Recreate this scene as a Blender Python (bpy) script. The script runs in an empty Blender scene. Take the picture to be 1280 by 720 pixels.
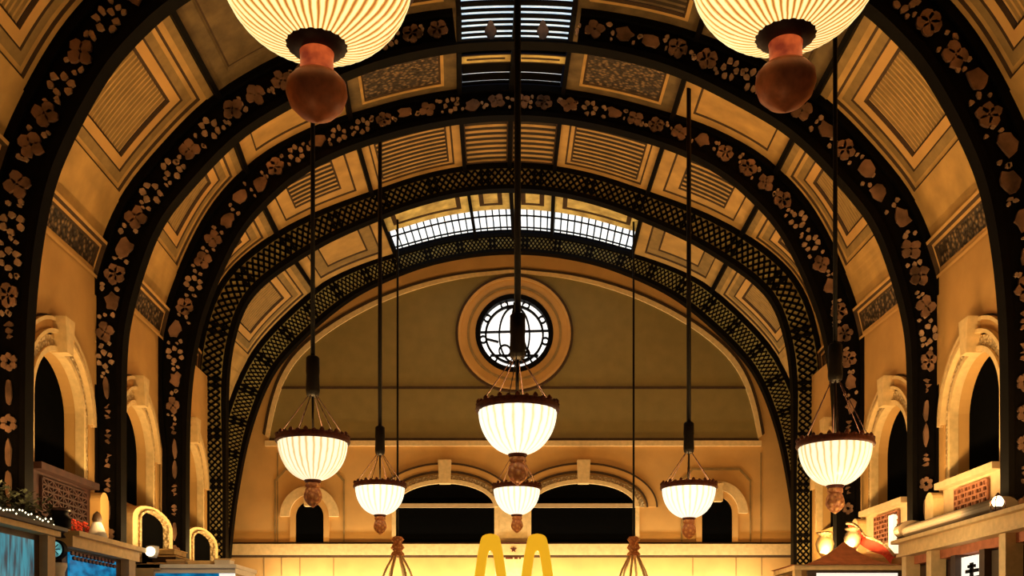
import bpy, math, random
import numpy as np
from mathutils import Vector, Matrix
random.seed(7)
PI = math.pi
C = bpy.context.scene.collection
U = 0.0075          # metres per hall unit (half width of the hall = 1000 units = 7.5 m)
DM = 9.6            # metres per depth unit
EYE = 1.6
def P(X, D, H): return Vector((X*U, D*DM, EYE + H*U))

# ------------------------------------------------------------------ materials
def nmat(name):
    m = bpy.data.materials.new(name); m.use_nodes = True
    nt = m.node_tree; b = nt.nodes['Principled BSDF']
    return m, nt, b
def rgb(c): return (c[0], c[1], c[2], 1)
def plain(name, col, rough=.6, metal=0, var=.18, scale=6, bump=0, spec=.3):
    m, nt, b = nmat(name)
    n = nt.nodes.new('ShaderNodeTexNoise'); n.inputs['Scale'].default_value = scale; n.inputs['Detail'].default_value = 5
    tc = nt.nodes.new('ShaderNodeTexCoord'); nt.links.new(tc.outputs['Object'], n.inputs['Vector'])
    r = nt.nodes.new('ShaderNodeValToRGB')
    r.color_ramp.elements[0].position = .3; r.color_ramp.elements[1].position = .75
    r.color_ramp.elements[0].color = rgb([c*(1-var) for c in col]); r.color_ramp.elements[1].color = rgb([min(1, c*(1+var)) for c in col])
    nt.links.new(n.outputs['Fac'], r.inputs['Fac']); nt.links.new(r.outputs['Color'], b.inputs['Base Color'])
    b.inputs['Roughness'].default_value = rough; b.inputs['Metallic'].default_value = metal
    b.inputs['Specular IOR Level'].default_value = spec
    if bump:
        bp = nt.nodes.new('ShaderNodeBump'); bp.inputs['Strength'].default_value = bump; bp.inputs['Distance'].default_value = .03
        nt.links.new(n.outputs['Fac'], bp.inputs['Height']); nt.links.new(bp.outputs['Normal'], b.inputs['Normal'])
    return m
def emit(name, col, strength, base=None, noise=None):
    m, nt, b = nmat(name)
    b.inputs['Base Color'].default_value = rgb(base or col)
    b.inputs['Emission Color'].default_value = rgb(col); b.inputs['Emission Strength'].default_value = strength
    b.inputs['Roughness'].default_value = .3; b.inputs['Specular IOR Level'].default_value = .1
    if noise:
        lo, scale, vec = noise
        tc = nt.nodes.new('ShaderNodeTexCoord'); mp = nt.nodes.new('ShaderNodeMapping')
        mp.inputs['Scale'].default_value = vec
        n = nt.nodes.new('ShaderNodeTexNoise'); n.inputs['Scale'].default_value = scale; n.inputs['Detail'].default_value = 4
        r = nt.nodes.new('ShaderNodeValToRGB'); r.color_ramp.elements[0].position = .36; r.color_ramp.elements[1].position = .62
        r.color_ramp.elements[0].color = rgb(lo); r.color_ramp.elements[1].color = rgb(col)
        nt.links.new(tc.outputs['Object'], mp.inputs['Vector']); nt.links.new(mp.outputs['Vector'], n.inputs['Vector'])
        nt.links.new(n.outputs['Fac'], r.inputs['Fac']); nt.links.new(r.outputs['Color'], b.inputs['Emission Color'])
    return m
def carved(name, lo, hi, scale):
    m, nt, b = nmat(name)
    tc = nt.nodes.new('ShaderNodeTexCoord')
    v = nt.nodes.new('ShaderNodeTexVoronoi'); v.inputs['Scale'].default_value = scale
    nt.links.new(tc.outputs['Object'], v.inputs['Vector'])
    r = nt.nodes.new('ShaderNodeValToRGB'); r.color_ramp.elements[0].position = .15; r.color_ramp.elements[1].position = .55
    r.color_ramp.elements[0].color = rgb(hi); r.color_ramp.elements[1].color = rgb(lo)
    nt.links.new(v.outputs['Distance'], r.inputs['Fac']); nt.links.new(r.outputs['Color'], b.inputs['Base Color'])
    bp = nt.nodes.new('ShaderNodeBump'); bp.inputs['Strength'].default_value = .8; bp.inputs['Distance'].default_value = .05; bp.invert = True
    nt.links.new(v.outputs['Distance'], bp.inputs['Height']); nt.links.new(bp.outputs['Normal'], b.inputs['Normal'])
    b.inputs['Roughness'].default_value = .6
    return m
def bowl_mat(name, flutes, hi, mid, lo, strength, lowpart):
    # lit pressed glass: brightness follows the moulded flutes round the bowl
    m, nt, b = nmat(name); L = nt.links.new
    tc = nt.nodes.new('ShaderNodeTexCoord'); sp = nt.nodes.new('ShaderNodeSeparateXYZ'); L(tc.outputs['Object'], sp.inputs['Vector'])
    at = nt.nodes.new('ShaderNodeMath'); at.operation = 'ARCTAN2'; L(sp.outputs['Y'], at.inputs[0]); L(sp.outputs['X'], at.inputs[1])
    n = nt.nodes.new('ShaderNodeTexNoise'); n.inputs['Scale'].default_value = 9; n.inputs['Detail'].default_value = 3
    L(tc.outputs['Object'], n.inputs['Vector'])
    k = nt.nodes.new('ShaderNodeMath'); k.operation = 'MULTIPLY'; k.inputs[1].default_value = flutes; L(at.outputs[0], k.inputs[0])
    ad = nt.nodes.new('ShaderNodeMath'); ad.operation = 'MULTIPLY_ADD'; ad.inputs[1].default_value = 2.5; L(n.outputs['Fac'], ad.inputs[0]); L(k.outputs[0], ad.inputs[2])
    s = nt.nodes.new('ShaderNodeMath'); s.operation = 'SINE'; L(ad.outputs[0], s.inputs[0])
    mr = nt.nodes.new('ShaderNodeMapRange'); mr.inputs['From Min'].default_value = -1; L(s.outputs[0], mr.inputs['Value'])
    r = nt.nodes.new('ShaderNodeValToRGB'); r.color_ramp.elements[0].color = rgb(lo); r.color_ramp.elements[0].position = .02
    r.color_ramp.elements[1].color = rgb(hi); r.color_ramp.elements[1].position = .62
    e = r.color_ramp.elements.new(lowpart); e.color = rgb(mid)
    L(mr.outputs['Result'], r.inputs['Fac']); L(r.outputs['Color'], b.inputs['Emission Color'])
    b.inputs['Emission Strength'].default_value = strength
    b.inputs['Base Color'].default_value = (.8, .7, .5, 1); b.inputs['Roughness'].default_value = .25
    return m

M = {}
M['plaster'] = plain('golden_plaster', (.60, .345, .112), .75, var=.10, scale=1.5, bump=.06)
M['vault'] = plain('vault_plaster', (.50, .30, .095), .7, var=.22, scale=2.2, bump=.1)
M['vault_dim'] = plain('shaded_vault_plaster', (.15, .10, .042), .75, var=.4, scale=3, bump=.1)  # vault plaster with the dimness of crown and near bays put into its colour
M['olive'] = plain('olive_plaster', (.29, .185, .066), .75, var=.2, scale=5, bump=.1)
M['line'] = plain('umber_line', (.06, .032, .014), .8, var=.2)
M['groove'] = plain('slat_groove', (.035, .022, .011), .8, var=.2)
M['iron'] = plain('black_ironwork', (.003, .0023, .0018), .6, var=.3, spec=.06)
M['iron2'] = plain('dark_rod_paint', (.006, .0045, .0035), .5, var=.3, spec=.1)
M['gilt'] = plain('gilded_ornament', (.27, .15, .09), .55, .15, var=.75, scale=2.2)
M['gilt3'] = plain('rose_gilt', (.46, .30, .19), .5, .1, var=.4, scale=6)
M['gilt2'] = plain('pale_gilt', (.60, .46, .22), .5, .1, var=.25, scale=8)
M['web'] = plain('ochre_web', (.80, .58, .22), .6, var=.45, scale=3)
M['webolive'] = plain('olive_web', (.85, .78, .36), .6, var=.25, scale=5)
M['cream'] = plain('cream_moulding', (.74, .53, .25), .6, var=.12, scale=9, bump=.15)
M['creamc'] = carved('carved_cream_moulding', (.42, .29, .13), (.78, .62, .36), 16)
M['frieze'] = carved('carved_frieze', (.03, .018, .008), (.30, .18, .08), 11)
M['tymp'] = plain('tympanum_plaster', (.24, .18, .062), .8, var=.08, scale=3, bump=.05)
M['glass_dark'] = plain('night_glass', (.0025, .0025, .0025), 1, var=.1, spec=0)
M['sky'] = emit('daylit_glass', (.66, .86, 1.0), .95, noise=((.30, .50, .70), 5, (1, 6, 1)))
M['sky2'] = emit('pale_daylit_glass', (.86, .94, 1.0), 1.05, noise=((.55, .68, .8), 6, (3, 1, 1)))
M['rose'] = emit('lit_rose_glass', (1, .98, .93), 1.25)
M['bowl_near'] = bowl_mat('fluted_amber_glass', 44, (1.0, .80, .36), (1, .56, .11), (.42, .10, .012), 1.2, .36)
M['bowl_mid'] = bowl_mat('fluted_cream_glass', 30, (1.0, .90, .62), (1, .80, .44), (.68, .42, .16), 1.12, .24)
M['bowl_far'] = bowl_mat('fluted_white_glass', 24, (1.0, .94, .74), (1, .90, .64), (.86, .62, .30), 1.3, .2)
M['copper'] = plain('reddish_copper', (.62, .19, .07), .45, .1, var=.3, scale=14)
M['crest'] = plain('dark_red_bronze', (.11, .028, .014), .5, .15, var=.4, scale=20)
M['maroon'] = plain('dark_maroon_metal', (.035, .012, .010), .5, .2, var=.3)
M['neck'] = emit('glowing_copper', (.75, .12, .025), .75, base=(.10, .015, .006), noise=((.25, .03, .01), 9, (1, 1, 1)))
M['gold_orn'] = carved('cast_gold_ornament', (.62, .22, .07), (1, .52, .17), 14)
M['yellow'] = emit('yellow_sign_face', (1.0, .55, .02), .55, base=(.9, .5, .02))
M['white'] = plain('white_paint', (.78, .74, .66), .5, var=.06)
M['beige'] = plain('beige_paint', (.50, .36, .20), .6, var=.1)
M['taupe'] = plain('taupe_fabric', (.075, .05, .027), .7, var=.1)
M['redcloth'] = plain('red_cloth', (.55, .05, .02), .7, var=.3, scale=10)
M['roof'] = plain('terracotta_paint', (.50, .17, .075), .6, var=.2, scale=9)
M['terra'] = carved('fretwork_terracotta', (.06, .018, .012), (.36, .14, .07), 12)
M['fret'] = plain('terracotta_fretwork', (.26, .10, .05), .6, var=.2)
M['fretd'] = plain('dark_maroon_fretwork', (.032, .010, .007), .7, var=.4)
M['screen'] = emit('blue_screen', (.01, .36, .48), .72, base=(.0, .0, .0), noise=((.0, .035, .065), 3.6, (1, 3.5, .55)))
M['screen2'] = emit('deep_blue_screen', (.005, .28, .55), .85, base=(0, 0, 0), noise=((.002, .09, .22), 4, (1, 1, 2.5)))
M['cyan'] = emit('cyan_dial', (.25, .75, .80), .7, noise=((.02, .12, .15), 14, (1, 1, 1)))
M['lampw'] = emit('warm_white_lamp', (1, .86, .55), 3.5)
M['paper_warm'] = emit('warm_lit_panel', (1, .86, .58), 1.1)
M['paper'] = emit('backlit_white_panel', (.9, .9, .85), .8)
M['leaf'] = plain('dark_leaf', (.016, .018, .007), .7, var=.5, scale=20)
M['wood'] = plain('dark_wood', (.05, .026, .013), .5, var=.3, scale=4)
M['tile'] = None
def floor_mat():
    m, nt, b = nmat('floor_tiles')
    tc = nt.nodes.new('ShaderNodeTexCoord'); ck = nt.nodes.new('ShaderNodeTexChecker'); ck.inputs['Scale'].default_value = 1.6
    ck.inputs['Color1'].default_value = (.30, .22, .14, 1); ck.inputs['Color2'].default_value = (.14, .09, .06, 1)
    nt.links.new(tc.outputs['Object'], ck.inputs['Vector']); nt.links.new(ck.outputs['Color'], b.inputs['Base Color'])
    b.inputs['Roughness'].default_value = .35
    return m
M['tile'] = floor_mat()

# ------------------------------------------------------------------ mesh builder
class MB:
    def __init__(s): s.v = []; s.f = []; s.m = []; s.sm = []
    def add(s, vs, fs, mi=0, smooth=False):
        o = len(s.v); s.v += [tuple(x) for x in vs]
        for f in fs: s.f.append(tuple(i+o for i in f)); s.m.append(mi); s.sm.append(smooth)
    def quad(s, a, b, c, d, mi=0): s.add([a, b, c, d], [(0, 1, 2, 3)], mi)
    def hexa(s, p, mi=0):   # 8 points: lower 4 then upper 4
        s.add(p, [(3, 2, 1, 0), (4, 5, 6, 7), (0, 1, 5, 4), (1, 2, 6, 5), (2, 3, 7, 6), (3, 0, 4, 7)], mi)
    def box(s, c, d, mi=0):
        x, y, z = c; a, b, h = d[0]/2, d[1]/2, d[2]/2
        s.hexa([(x-a, y-b, z-h), (x+a, y-b, z-h), (x+a, y+b, z-h), (x-a, y+b, z-h), (x-a, y-b, z+h), (x+a, y-b, z+h), (x+a, y+b, z+h), (x-a, y+b, z+h)], mi)
    def tube(s, pts, r, n=8, mi=0, closed=False):
        pts = [Vector(p) for p in pts]; N = len(pts)
        rs = r if isinstance(r, (list, tuple)) else [r]*N
        vs = []
        for i, p in enumerate(pts):
            t = (pts[(i+1) % N]-pts[i-1]) if closed else (pts[min(i+1, N-1)]-pts[max(i-1, 0)])
            t.normalize()
            ref = Vector((0, 1, 0)) if abs(t.y) < .9 else Vector((1, 0, 0))
            a = t.cross(ref).normalized(); b = t.cross(a)
            for k in range(n):
                q = 2*PI*k/n; vs.append(p + a*math.cos(q)*rs[i] + b*math.sin(q)*rs[i])
        fs = []
        for i in range(N if closed else N-1):
            j = (i+1) % N
            for k in range(n): fs.append((i*n+k, i*n+(k+1) % n, j*n+(k+1) % n, j*n+k))
        if not closed: fs.append(tuple(range(n-1, -1, -1))); fs.append(tuple((N-1)*n+k for k in range(n)))
        s.add(vs, fs, mi, True)
    def lathe(s, prof, c=(0, 0, 0), n=32, mi=0, flute=0, amp=0, smooth=True):
        vs = []; fs = []
        for r, z in prof:
            for k in range(n):
                q = 2*PI*k/n
                rr = r*(1+amp*math.cos(flute*q)) if flute else r
                vs.append((c[0]+rr*math.cos(q), c[1]+rr*math.sin(q), c[2]+z))
        for i in range(len(prof)-1):
            for k in range(n): fs.append((i*n+k, i*n+(k+1) % n, (i+1)*n+(k+1) % n, (i+1)*n+k))
        s.add(vs, fs, mi, smooth)
    def prism(s, poly, fn, d0, d1, mi=0, side=None):
        # poly: 2-D outline; fn(a, b, d) -> 3-D
        n = len(poly); vs = [fn(a, b, d0) for a, b in poly] + [fn(a, b, d1) for a, b in poly]
        s.add(vs, [tuple(range(n)), tuple(range(2*n-1, n-1, -1))], mi)
        s.add(vs, [(i, (i+1) % n, n+(i+1) % n, n+i) for i in range(n)], mi if side is None else side)
    def band(s, inner, outer, fn, d0, d1, mi=0, closed=False):
        # flat strip between two outlines, extruded from d0 to d1
        n = len(inner); vs = []
        for d in (d0, d1):
            vs += [fn(a, b, d) for a, b in inner]; vs += [fn(a, b, d) for a, b in outer]
        fs = []
        for i in range(n if closed else n-1):
            j = (i+1) % n
            fs += [(i, j, n+j, n+i), (2*n+i, 3*n+i, 3*n+j, 2*n+j), (i, 2*n+i, 2*n+j, j), (n+i, n+j, 3*n+j, 3*n+i)]
        if not closed: fs += [(0, n, 3*n, 2*n), (n-1, 3*n-1, 4*n-1, 2*n-1)]
        s.add(vs, fs, mi)
    def build(s, name, mats, parent=None, origin=None):
        me = bpy.data.meshes.new(name)
        vs = s.v
        if origin is not None: vs = [(v[0]-origin[0], v[1]-origin[1], v[2]-origin[2]) for v in vs]
        me.from_pydata(vs, [], s.f)
        for m in (mats if isinstance(mats, list) else [mats]): me.materials.append(M[m])
        me.polygons.foreach_set('material_index', s.m); me.polygons.foreach_set('use_smooth', s.sm)
        me.update()
        o = bpy.data.objects.new(name, me); C.objects.link(o)
        if origin is not None: o.location = origin
        if parent is not None:
            o.parent = parent
        return o
def tag(o, label, cat=None, group=None, kind=None):
    if label: o['label'] = label
    if cat: o['category'] = cat
    if group: o['group'] = group
    if kind: o['kind'] = kind
    return o
def empty(name, loc, label, cat, group=None, kind=None):
    o = bpy.data.objects.new(name, None); o.empty_display_size = .2; C.objects.link(o); o.location = loc
    return tag(o, label, cat, group, kind)
def world_part(mb, name, mats, parent):       # mesh in world coordinates under a thing whose empty is unrotated
    loc = parent.location
    o = mb.build(name, mats, None)
    me = o.data; me.transform(Matrix.Translation(-Vector(loc))); o.parent = parent
    return o
def ex(x): return [x]

# ------------------------------------------------------------------ the vault profiles (half width, height) measured per rib
VX = 647.0
TH = .020            # rib thickness in depth units
RIBS = {
 'a': (1.52, -1, [(606, -213), (606, 330), (603, 420), (595, 500), (580, 578), (551, 645), (511, 716), (477, 756), (432, 798), (362, 840), (241, 902), (106, 934), (0, 938)]),
 'b': (1.90, -1, [(489, -170), (489, 300), (488, 370), (483, 410), (468, 466), (446, 525), (411, 570), (349, 636), (291, 672), (194, 721), (86, 746), (0, 750)]),
 'c': (2.27, -8, [(403, -140), (403, 250), (400, 330), (389, 395), (374, 440), (354, 487), (331, 527), (300, 560), (268, 588), (208, 621), (100, 652), (0, 662)]),
 'e': (2.65, -10, [(352, -120), (352, 250), (352, 330), (346, 380), (331, 428), (304, 458), (256, 490), (212, 515), (100, 560), (0, 573)]),
 'f': (3.03, -5, [(355, -105), (355, 90), (352, 130), (345, 190), (331, 265), (308, 330), (280, 370), (214, 430), (160, 459), (90, 484), (0, 495)]),
}
def smooth_poly(pts, it=3):
    for _ in range(it):
        q = [pts[0]]
        for a, b in zip(pts[:-1], pts[1:]):
            q.append((a[0]*.75+b[0]*.25, a[1]*.75+b[1]*.25)); q.append((a[0]*.25+b[0]*.75, a[1]*.25+b[1]*.75))
        q.append(pts[-1]); pts = q
    return pts
def resample(pts, step):
    p = np.array(pts); d = np.r_[0, np.cumsum(np.hypot(*np.diff(p, axis=0).T))]
    n = max(2, int(d[-1]/step)); s = np.linspace(0, d[-1], n+1)
    return list(zip(np.interp(s, d, p[:, 0]), np.interp(s, d, p[:, 1])))
def normals(p):
    out = []
    for i in range(len(p)):
        a = p[max(i-1, 0)]; b = p[min(i+1, len(p)-1)]
        t = (b[0]-a[0], b[1]-a[1]); l = math.hypot(*t) or 1
        out.append((t[1]/l, -t[0]/l) if True else 0)
    return out
HC = 600.0
class Rib: pass
R = {}
for k, (D, sh, pts) in RIBS.items():
    r = Rib(); r.D = D; Df = D+TH; r.cx = sh*D
    half = [(x*Df, h*Df) for x, h in pts]
    full = half + [(-x, h) for x, h in reversed(half[:-1])]
    full = resample(smooth_poly(full, 3), 22)        # goes right foot -> apex -> left foot
    nr = normals(full)                                 # outward for this direction is (ty, -tx)
    r.inner = full; r.nrm = nr
    def wid(h): # rib depth in units
        return 65 + 40*min(1, max(0, (h-560)/300)) - (37 if k == 'f' else 22)*min(1, max(0, (h-1300)/150))
    r.outer = [(x+n[0]*wid(h), h+n[1]*wid(h)) for (x, h), n in zip(full, nr)]
    th = np.array([math.atan2(h-HC, x) for x, h in r.outer]); rad = np.array([math.hypot(x, h-HC) for x, h in r.outer])
    ok = (th > .1) & (th < PI-.1); o = np.argsort(th[ok]); r.th = th[ok][o]; r.rad = rad[ok][o]
    R[k] = r
rz = Rib(); rz.D = 1.14; rz.cx = 0; rz.th = R['a'].th; rz.rad = R['a'].rad; R['z'] = rz
ry = Rib(); ry.D = .35; ry.cx = 0; ry.th = R['a'].th; ry.rad = R['a'].rad; R['y'] = ry
def vpt(k0, k1, u, th, off=0):        # point on the vault between two ribs; th in degrees from the right; off inwards, metres
    a, b = R[k0], R[k1]; t = math.radians(th)
    r0 = float(np.interp(t, a.th, a.rad)); r1 = float(np.interp(t, b.th, b.rad))
    r = r0+(r1-r0)*u - off/U; cx = a.cx+(b.cx-a.cx)*u
    return P(cx+r*math.cos(t), a.D+(b.D-a.D)*u, HC+r*math.sin(t))
def vault_z(x, y):
    ks = ['y', 'z', 'a', 'b', 'c', 'e', 'f']; D = y/DM
    for k0, k1 in zip(ks[:-1], ks[1:]):
        if R[k0].D <= D <= R[k1].D:
            u = (D-R[k0].D)/(R[k1].D-R[k0].D); best = None
            for th in np.arange(20, 160, .5):
                p = vpt(k0, k1, u, th)
                if best is None or abs(p.x-x) < abs(best.x-x): best = p
            return best.z
    return 12

# ------------------------------------------------------------------ ribs
def rib_fn(k):
    r = R[k]
    s = np.r_[0, np.cumsum([math.hypot(b[0]-a[0], b[1]-a[1]) for a, b in zip(r.inner[:-1], r.inner[1:])])]
    ix = np.array([p[0] for p in r.inner]); ih = np.array([p[1] for p in r.inner]); ox = np.array([p[0] for p in r.outer]); oh = np.array([p[1] for p in r.outer])
    def fn(a, b, d):   # a arc length in units, b 0..1 inner->outer, d metres in front of the face
        X = np.interp(a, s, ix)*(1-b)+np.interp(a, s, ox)*b; Hh = np.interp(a, s, ih)*(1-b)+np.interp(a, s, oh)*b
        p = P(X+r.cx, r.D, Hh); p.y -= d; return p
    return fn, s[-1]
def blob(n, rx, ry, jag):
    return [((1+random.uniform(-jag, jag))*rx*math.cos(2*PI*i/n), (1+random.uniform(-jag, jag))*ry*math.sin(2*PI*i/n)) for i in range(n)]
def make_rib(k, label, style):
    r = R[k]
    root = empty('arch_rib', (r.cx*U, r.D*DM, 0), label, 'arch', 'ironwork arch ribs of the vault')
    n = len(r.inner); t = TH*DM
    def at(pts): return lambda a, b, d: P(a+r.cx, r.D, b)+Vector((0, d, 0))
    f = at(None)
    mid = [(x+m[0]*0.0, h) for (x, h), m in zip(r.inner, r.nrm)]
    def offs(w): return [(x*(1-w)+X*w, h*(1-w)+H*w) for (x, h), (X, H) in zip(r.inner, r.outer)]
    cr = [i for i, p in enumerate(r.inner) if abs(p[0]) < 150] if k == 'b' else []
    segs = [(0, cr[0]+1), (cr[-1], n)] if cr else [(0, n)]
    mb = MB()
    for i0, i1 in segs: mb.band(offs(.0)[i0:i1], offs(1.0)[i0:i1], f, .03, t, 0)
    world_part(mb, 'web', ['iron' if style == 'floral' else ('webolive' if style == 'fine' else 'web')], root)
    mb = MB()
    lo_, hi_, cr0 = offs(-.02), offs(.15), offs(.05)
    for i in cr: hi_[i] = cr0[i]
    mb.band(lo_, hi_, f, -.05, t+.02, 0); world_part(mb, 'inner_flange', ['iron'], root)
    mb = MB()
    for i0, i1 in segs: mb.band(offs(.84)[i0:i1], offs(1.03)[i0:i1], f, -.05, t, 0)
    world_part(mb, 'outer_flange', ['iron'], root)
    if cr:
        for X in (-62, 62):
            mb = MB()
            o = [(X+p, r.inner[cr[len(cr)//2]][1]+30+q_) for p, q_ in [(11*math.cos(2*PI*i/12)*(1+.3*math.cos(i*2.1)), 24*math.sin(2*PI*i/12)) for i in range(12)]]
            mb.prism(o, f, .0, .08); world_part(mb, 'crown_bracket', ['gilt'], root)
    fn, L = rib_fn(k); mb = MB()
    if style == 'floral':
        a = 0
        sc = 1.0
        while a < L:
            x, h = np.interp(a, np.linspace(0, L, n), [p[0] for p in r.inner]), np.interp(a, np.linspace(0, L, n), [p[1] for p in r.inner])
            low = h < 640
            if h > 250 and not (cr and abs(x) < 165):
                if low:   # hanging husks on the pier
                    kk = random.choice([0, 1, 2])
                    if kk == 0: mb.prism([(a+p, .5+q) for p, q in blob(10, 26, .09, .12)], fn, -.01, .03, 0)
                    elif kk == 1:
                        for i in range(6):
                            q = i*PI/3; mb.prism([(a+11*math.cos(q)+p, .5+.16*math.sin(q)+w) for p, w in blob(7, 6.5, .09, .2)], fn, -.01, .035, 0)
                    else:
                        for i in range(3): mb.prism([(a-12+i*12+p, .5+random.uniform(-.08, .08)+w) for p, w in blob(6, 5, .07, .3)], fn, -.01, .03, 0)
                    a += 58
                else:
                    kk = random.choice([0, 1, 2, 3])
                    if kk in (0, 1):   # rosette of uneven petals with a heart
                        np_ = random.choice([4, 5]); q0 = random.random()*PI
                        for i in range(np_):
                            q = q0+2*PI*i/np_; mb.prism([(a+13*math.cos(q)+p, .5+.13*math.sin(q)+w) for p, w in blob(8, 11, .115, .22)], fn, -.01, .04, 0)
                    elif kk == 2:      # curling leaf
                        q0 = random.uniform(-.12, .12)
                        mb.prism([(a+p, .5+q0+w) for p, w in blob(11, 20, .17, .3)], fn, -.01, .035, 0)
                    else:              # scroll of small leaves
                        for i in range(6):
                            q = i*1.0; mb.prism([(a+16*math.cos(q)+p, .5+.2*math.sin(q)+w) for p, w in blob(7, 6.5, .075, .35)], fn, -.01, .03, 1)
                    for i in range(3):
                        q1, q2 = random.uniform(24, 40), random.uniform(.28, .72); mb.prism([(a+q1+p, q2+w) for p, w in blob(6, random.uniform(3, 6), .05, .35)], fn, -.01, .03, 1)
                    a += random.uniform(58, 72)
            else: a += 30
        world_part(mb, 'gilt_ornament', ['gilt', 'gilt3'], root)
    else:
        step = 42 if style == 'cross' else 30; rows = 2; a = 0
        while a < L:
            hh = np.interp(a, np.linspace(0, L, n), [p[1] for p in r.inner])
            if hh > 250:
                for row in range(rows):
                    b0 = .2+row*.6/rows; b1 = b0+.6/rows; w = step*(.085 if style == 'cross' else .075)
                    for (p0, p1) in ((b0, b1), (b1, b0)):
                        mb.prism([(a-w, p0), (a+w, p0), (a+step/2+w, p1), (a+step/2-w, p1)], fn, -.03, .02, 0)
                if int(a/step) % 4 == 0: mb.prism([(a-3, .18), (a+5, .18), (a+5, .82), (a-3, .82)], fn, -.03, .04, 0)
            a += step/2
        world_part(mb, 'lattice', ['iron'], root)
    return root
make_rib('a', 'nearest black iron arch with gilt flowers, cut off by the picture corners', 'floral')
make_rib('b', 'black iron arch with gilt flowers, second from the camera, behind the amber chandeliers', 'floral')
make_rib('c', 'black iron arch with gilt flowers whose crown carries the slatted ridge panel behind it', 'floral')
make_rib('e', 'black iron arch with open cross lattice in front of the pale far skylight', 'cross')
make_rib('f', 'farthest black arch with fine olive lattice framing the end wall', 'fine')

# ------------------------------------------------------------------ ceiling: panels, frieze, purlins
ceil = empty('ceiling', (0, 15, 0), 'golden coffered barrel vault between black iron arches', 'ceiling', None, 'structure')
def panel(name, k0, k1, u0, u1, t0, t1, rings, mats, slats=None, nth=8, mirror=False, origin_off=0):
    # rings: (inset metres, inward offset metres, material index of the strip inside this ring)
    a, b = R[k0], R[k1]; bay = (b.D-a.D)*DM
    rad = 7.2; mb = MB()
    def loop(ins, off):
        du = ins/bay; dt = math.degrees(ins/rad)
        if (u1-u0)-2*du < .02 or (t1-t0)-2*dt < .2: return None
        A, B, S, E = u0+du, u1-du, t0+dt, t1-dt; pts = []
        for i in range(nth): pts.append((A, S+(E-S)*i/nth))
        for i in range(3): pts.append((A+(B-A)*i/3, E))
        for i in range(nth): pts.append((B, E+(S-E)*i/nth))
        for i in range(3): pts.append((B+(A-B)*i/3, S))
        return [vpt(k0, k1, u, (180-t) if mirror else t, off) for u, t in pts], (A, B, S, E)
    prev = None
    for ins, off, mi in rings:
        got = loop(ins, off)
        if got is None: break
        cur, lim = got
        if prev:
            n = len(cur); vs = prev[0]+cur
            mb.add(vs, [(i, (i+1) % n, n+(i+1) % n, n+i) for i in range(n)], prev[1])
        prev = (cur, mi, off, lim)
    A, B, S, E = prev[3]; off = prev[2]
    g = lambda u, t, o: vpt(k0, k1, u, (180-t) if mirror else t, o)
    if slats:
        w, ms, mg = slats; nsl = max(2, int((B-A)*bay/w))
        for i in range(nsl):
            ua = A+(B-A)*i/nsl; ub = A+(B-A)*(i+.36)/nsl; uc = A+(B-A)*(i+1)/nsl
            for j in range(nth):
                ta, tb = S+(E-S)*j/nth, S+(E-S)*(j+1)/nth
                mb.quad(g(ua, ta, off-.01), g(ub, ta, off+.012), g(ub, tb, off+.012), g(ua, tb, off-.01), mg)
                mb.quad(g(ub, ta, off+.012), g(uc, ta, off-.01), g(uc, tb, off-.01), g(ub, tb, off+.012), ms)
    else:
        for j in range(nth):
            ta, tb = S+(E-S)*j/nth, S+(E-S)*(j+1)/nth
            mb.quad(g(A, ta, off), g(B, ta, off), g(B, tb, off), g(A, tb, off), prev[1])
    return world_part(mb, name, mats, ceil)
T_FR0, T_FR1, T_CO0, T_CO1, T_P1, T_P2, T_P3 = 16.2, 20.4, 26.0, 43.6, 45.0, 63.2, 81.4
VM = ['vault', 'line', 'olive', 'plaster', 'groove', 'vault_dim', 'frieze', 'web']
coffer = [(0, 0, 0), (.10, 0, 1), (.135, -.04, 0), (.20, -.05, 2), (.34, -.05, 1), (.37, -.07, 3), (.52, -.08, 1), (.56, -.13, 0)]  # the thin umber rings stand for shadow lines at the frame steps
def strip_panel(name, k0, k1, u0, u1, t0, t1, mi, mirror, off=0): return panel(name, k0, k1, u0, u1, t0, t1, [(0, off, mi)], VM, None, 6, mirror)
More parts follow.
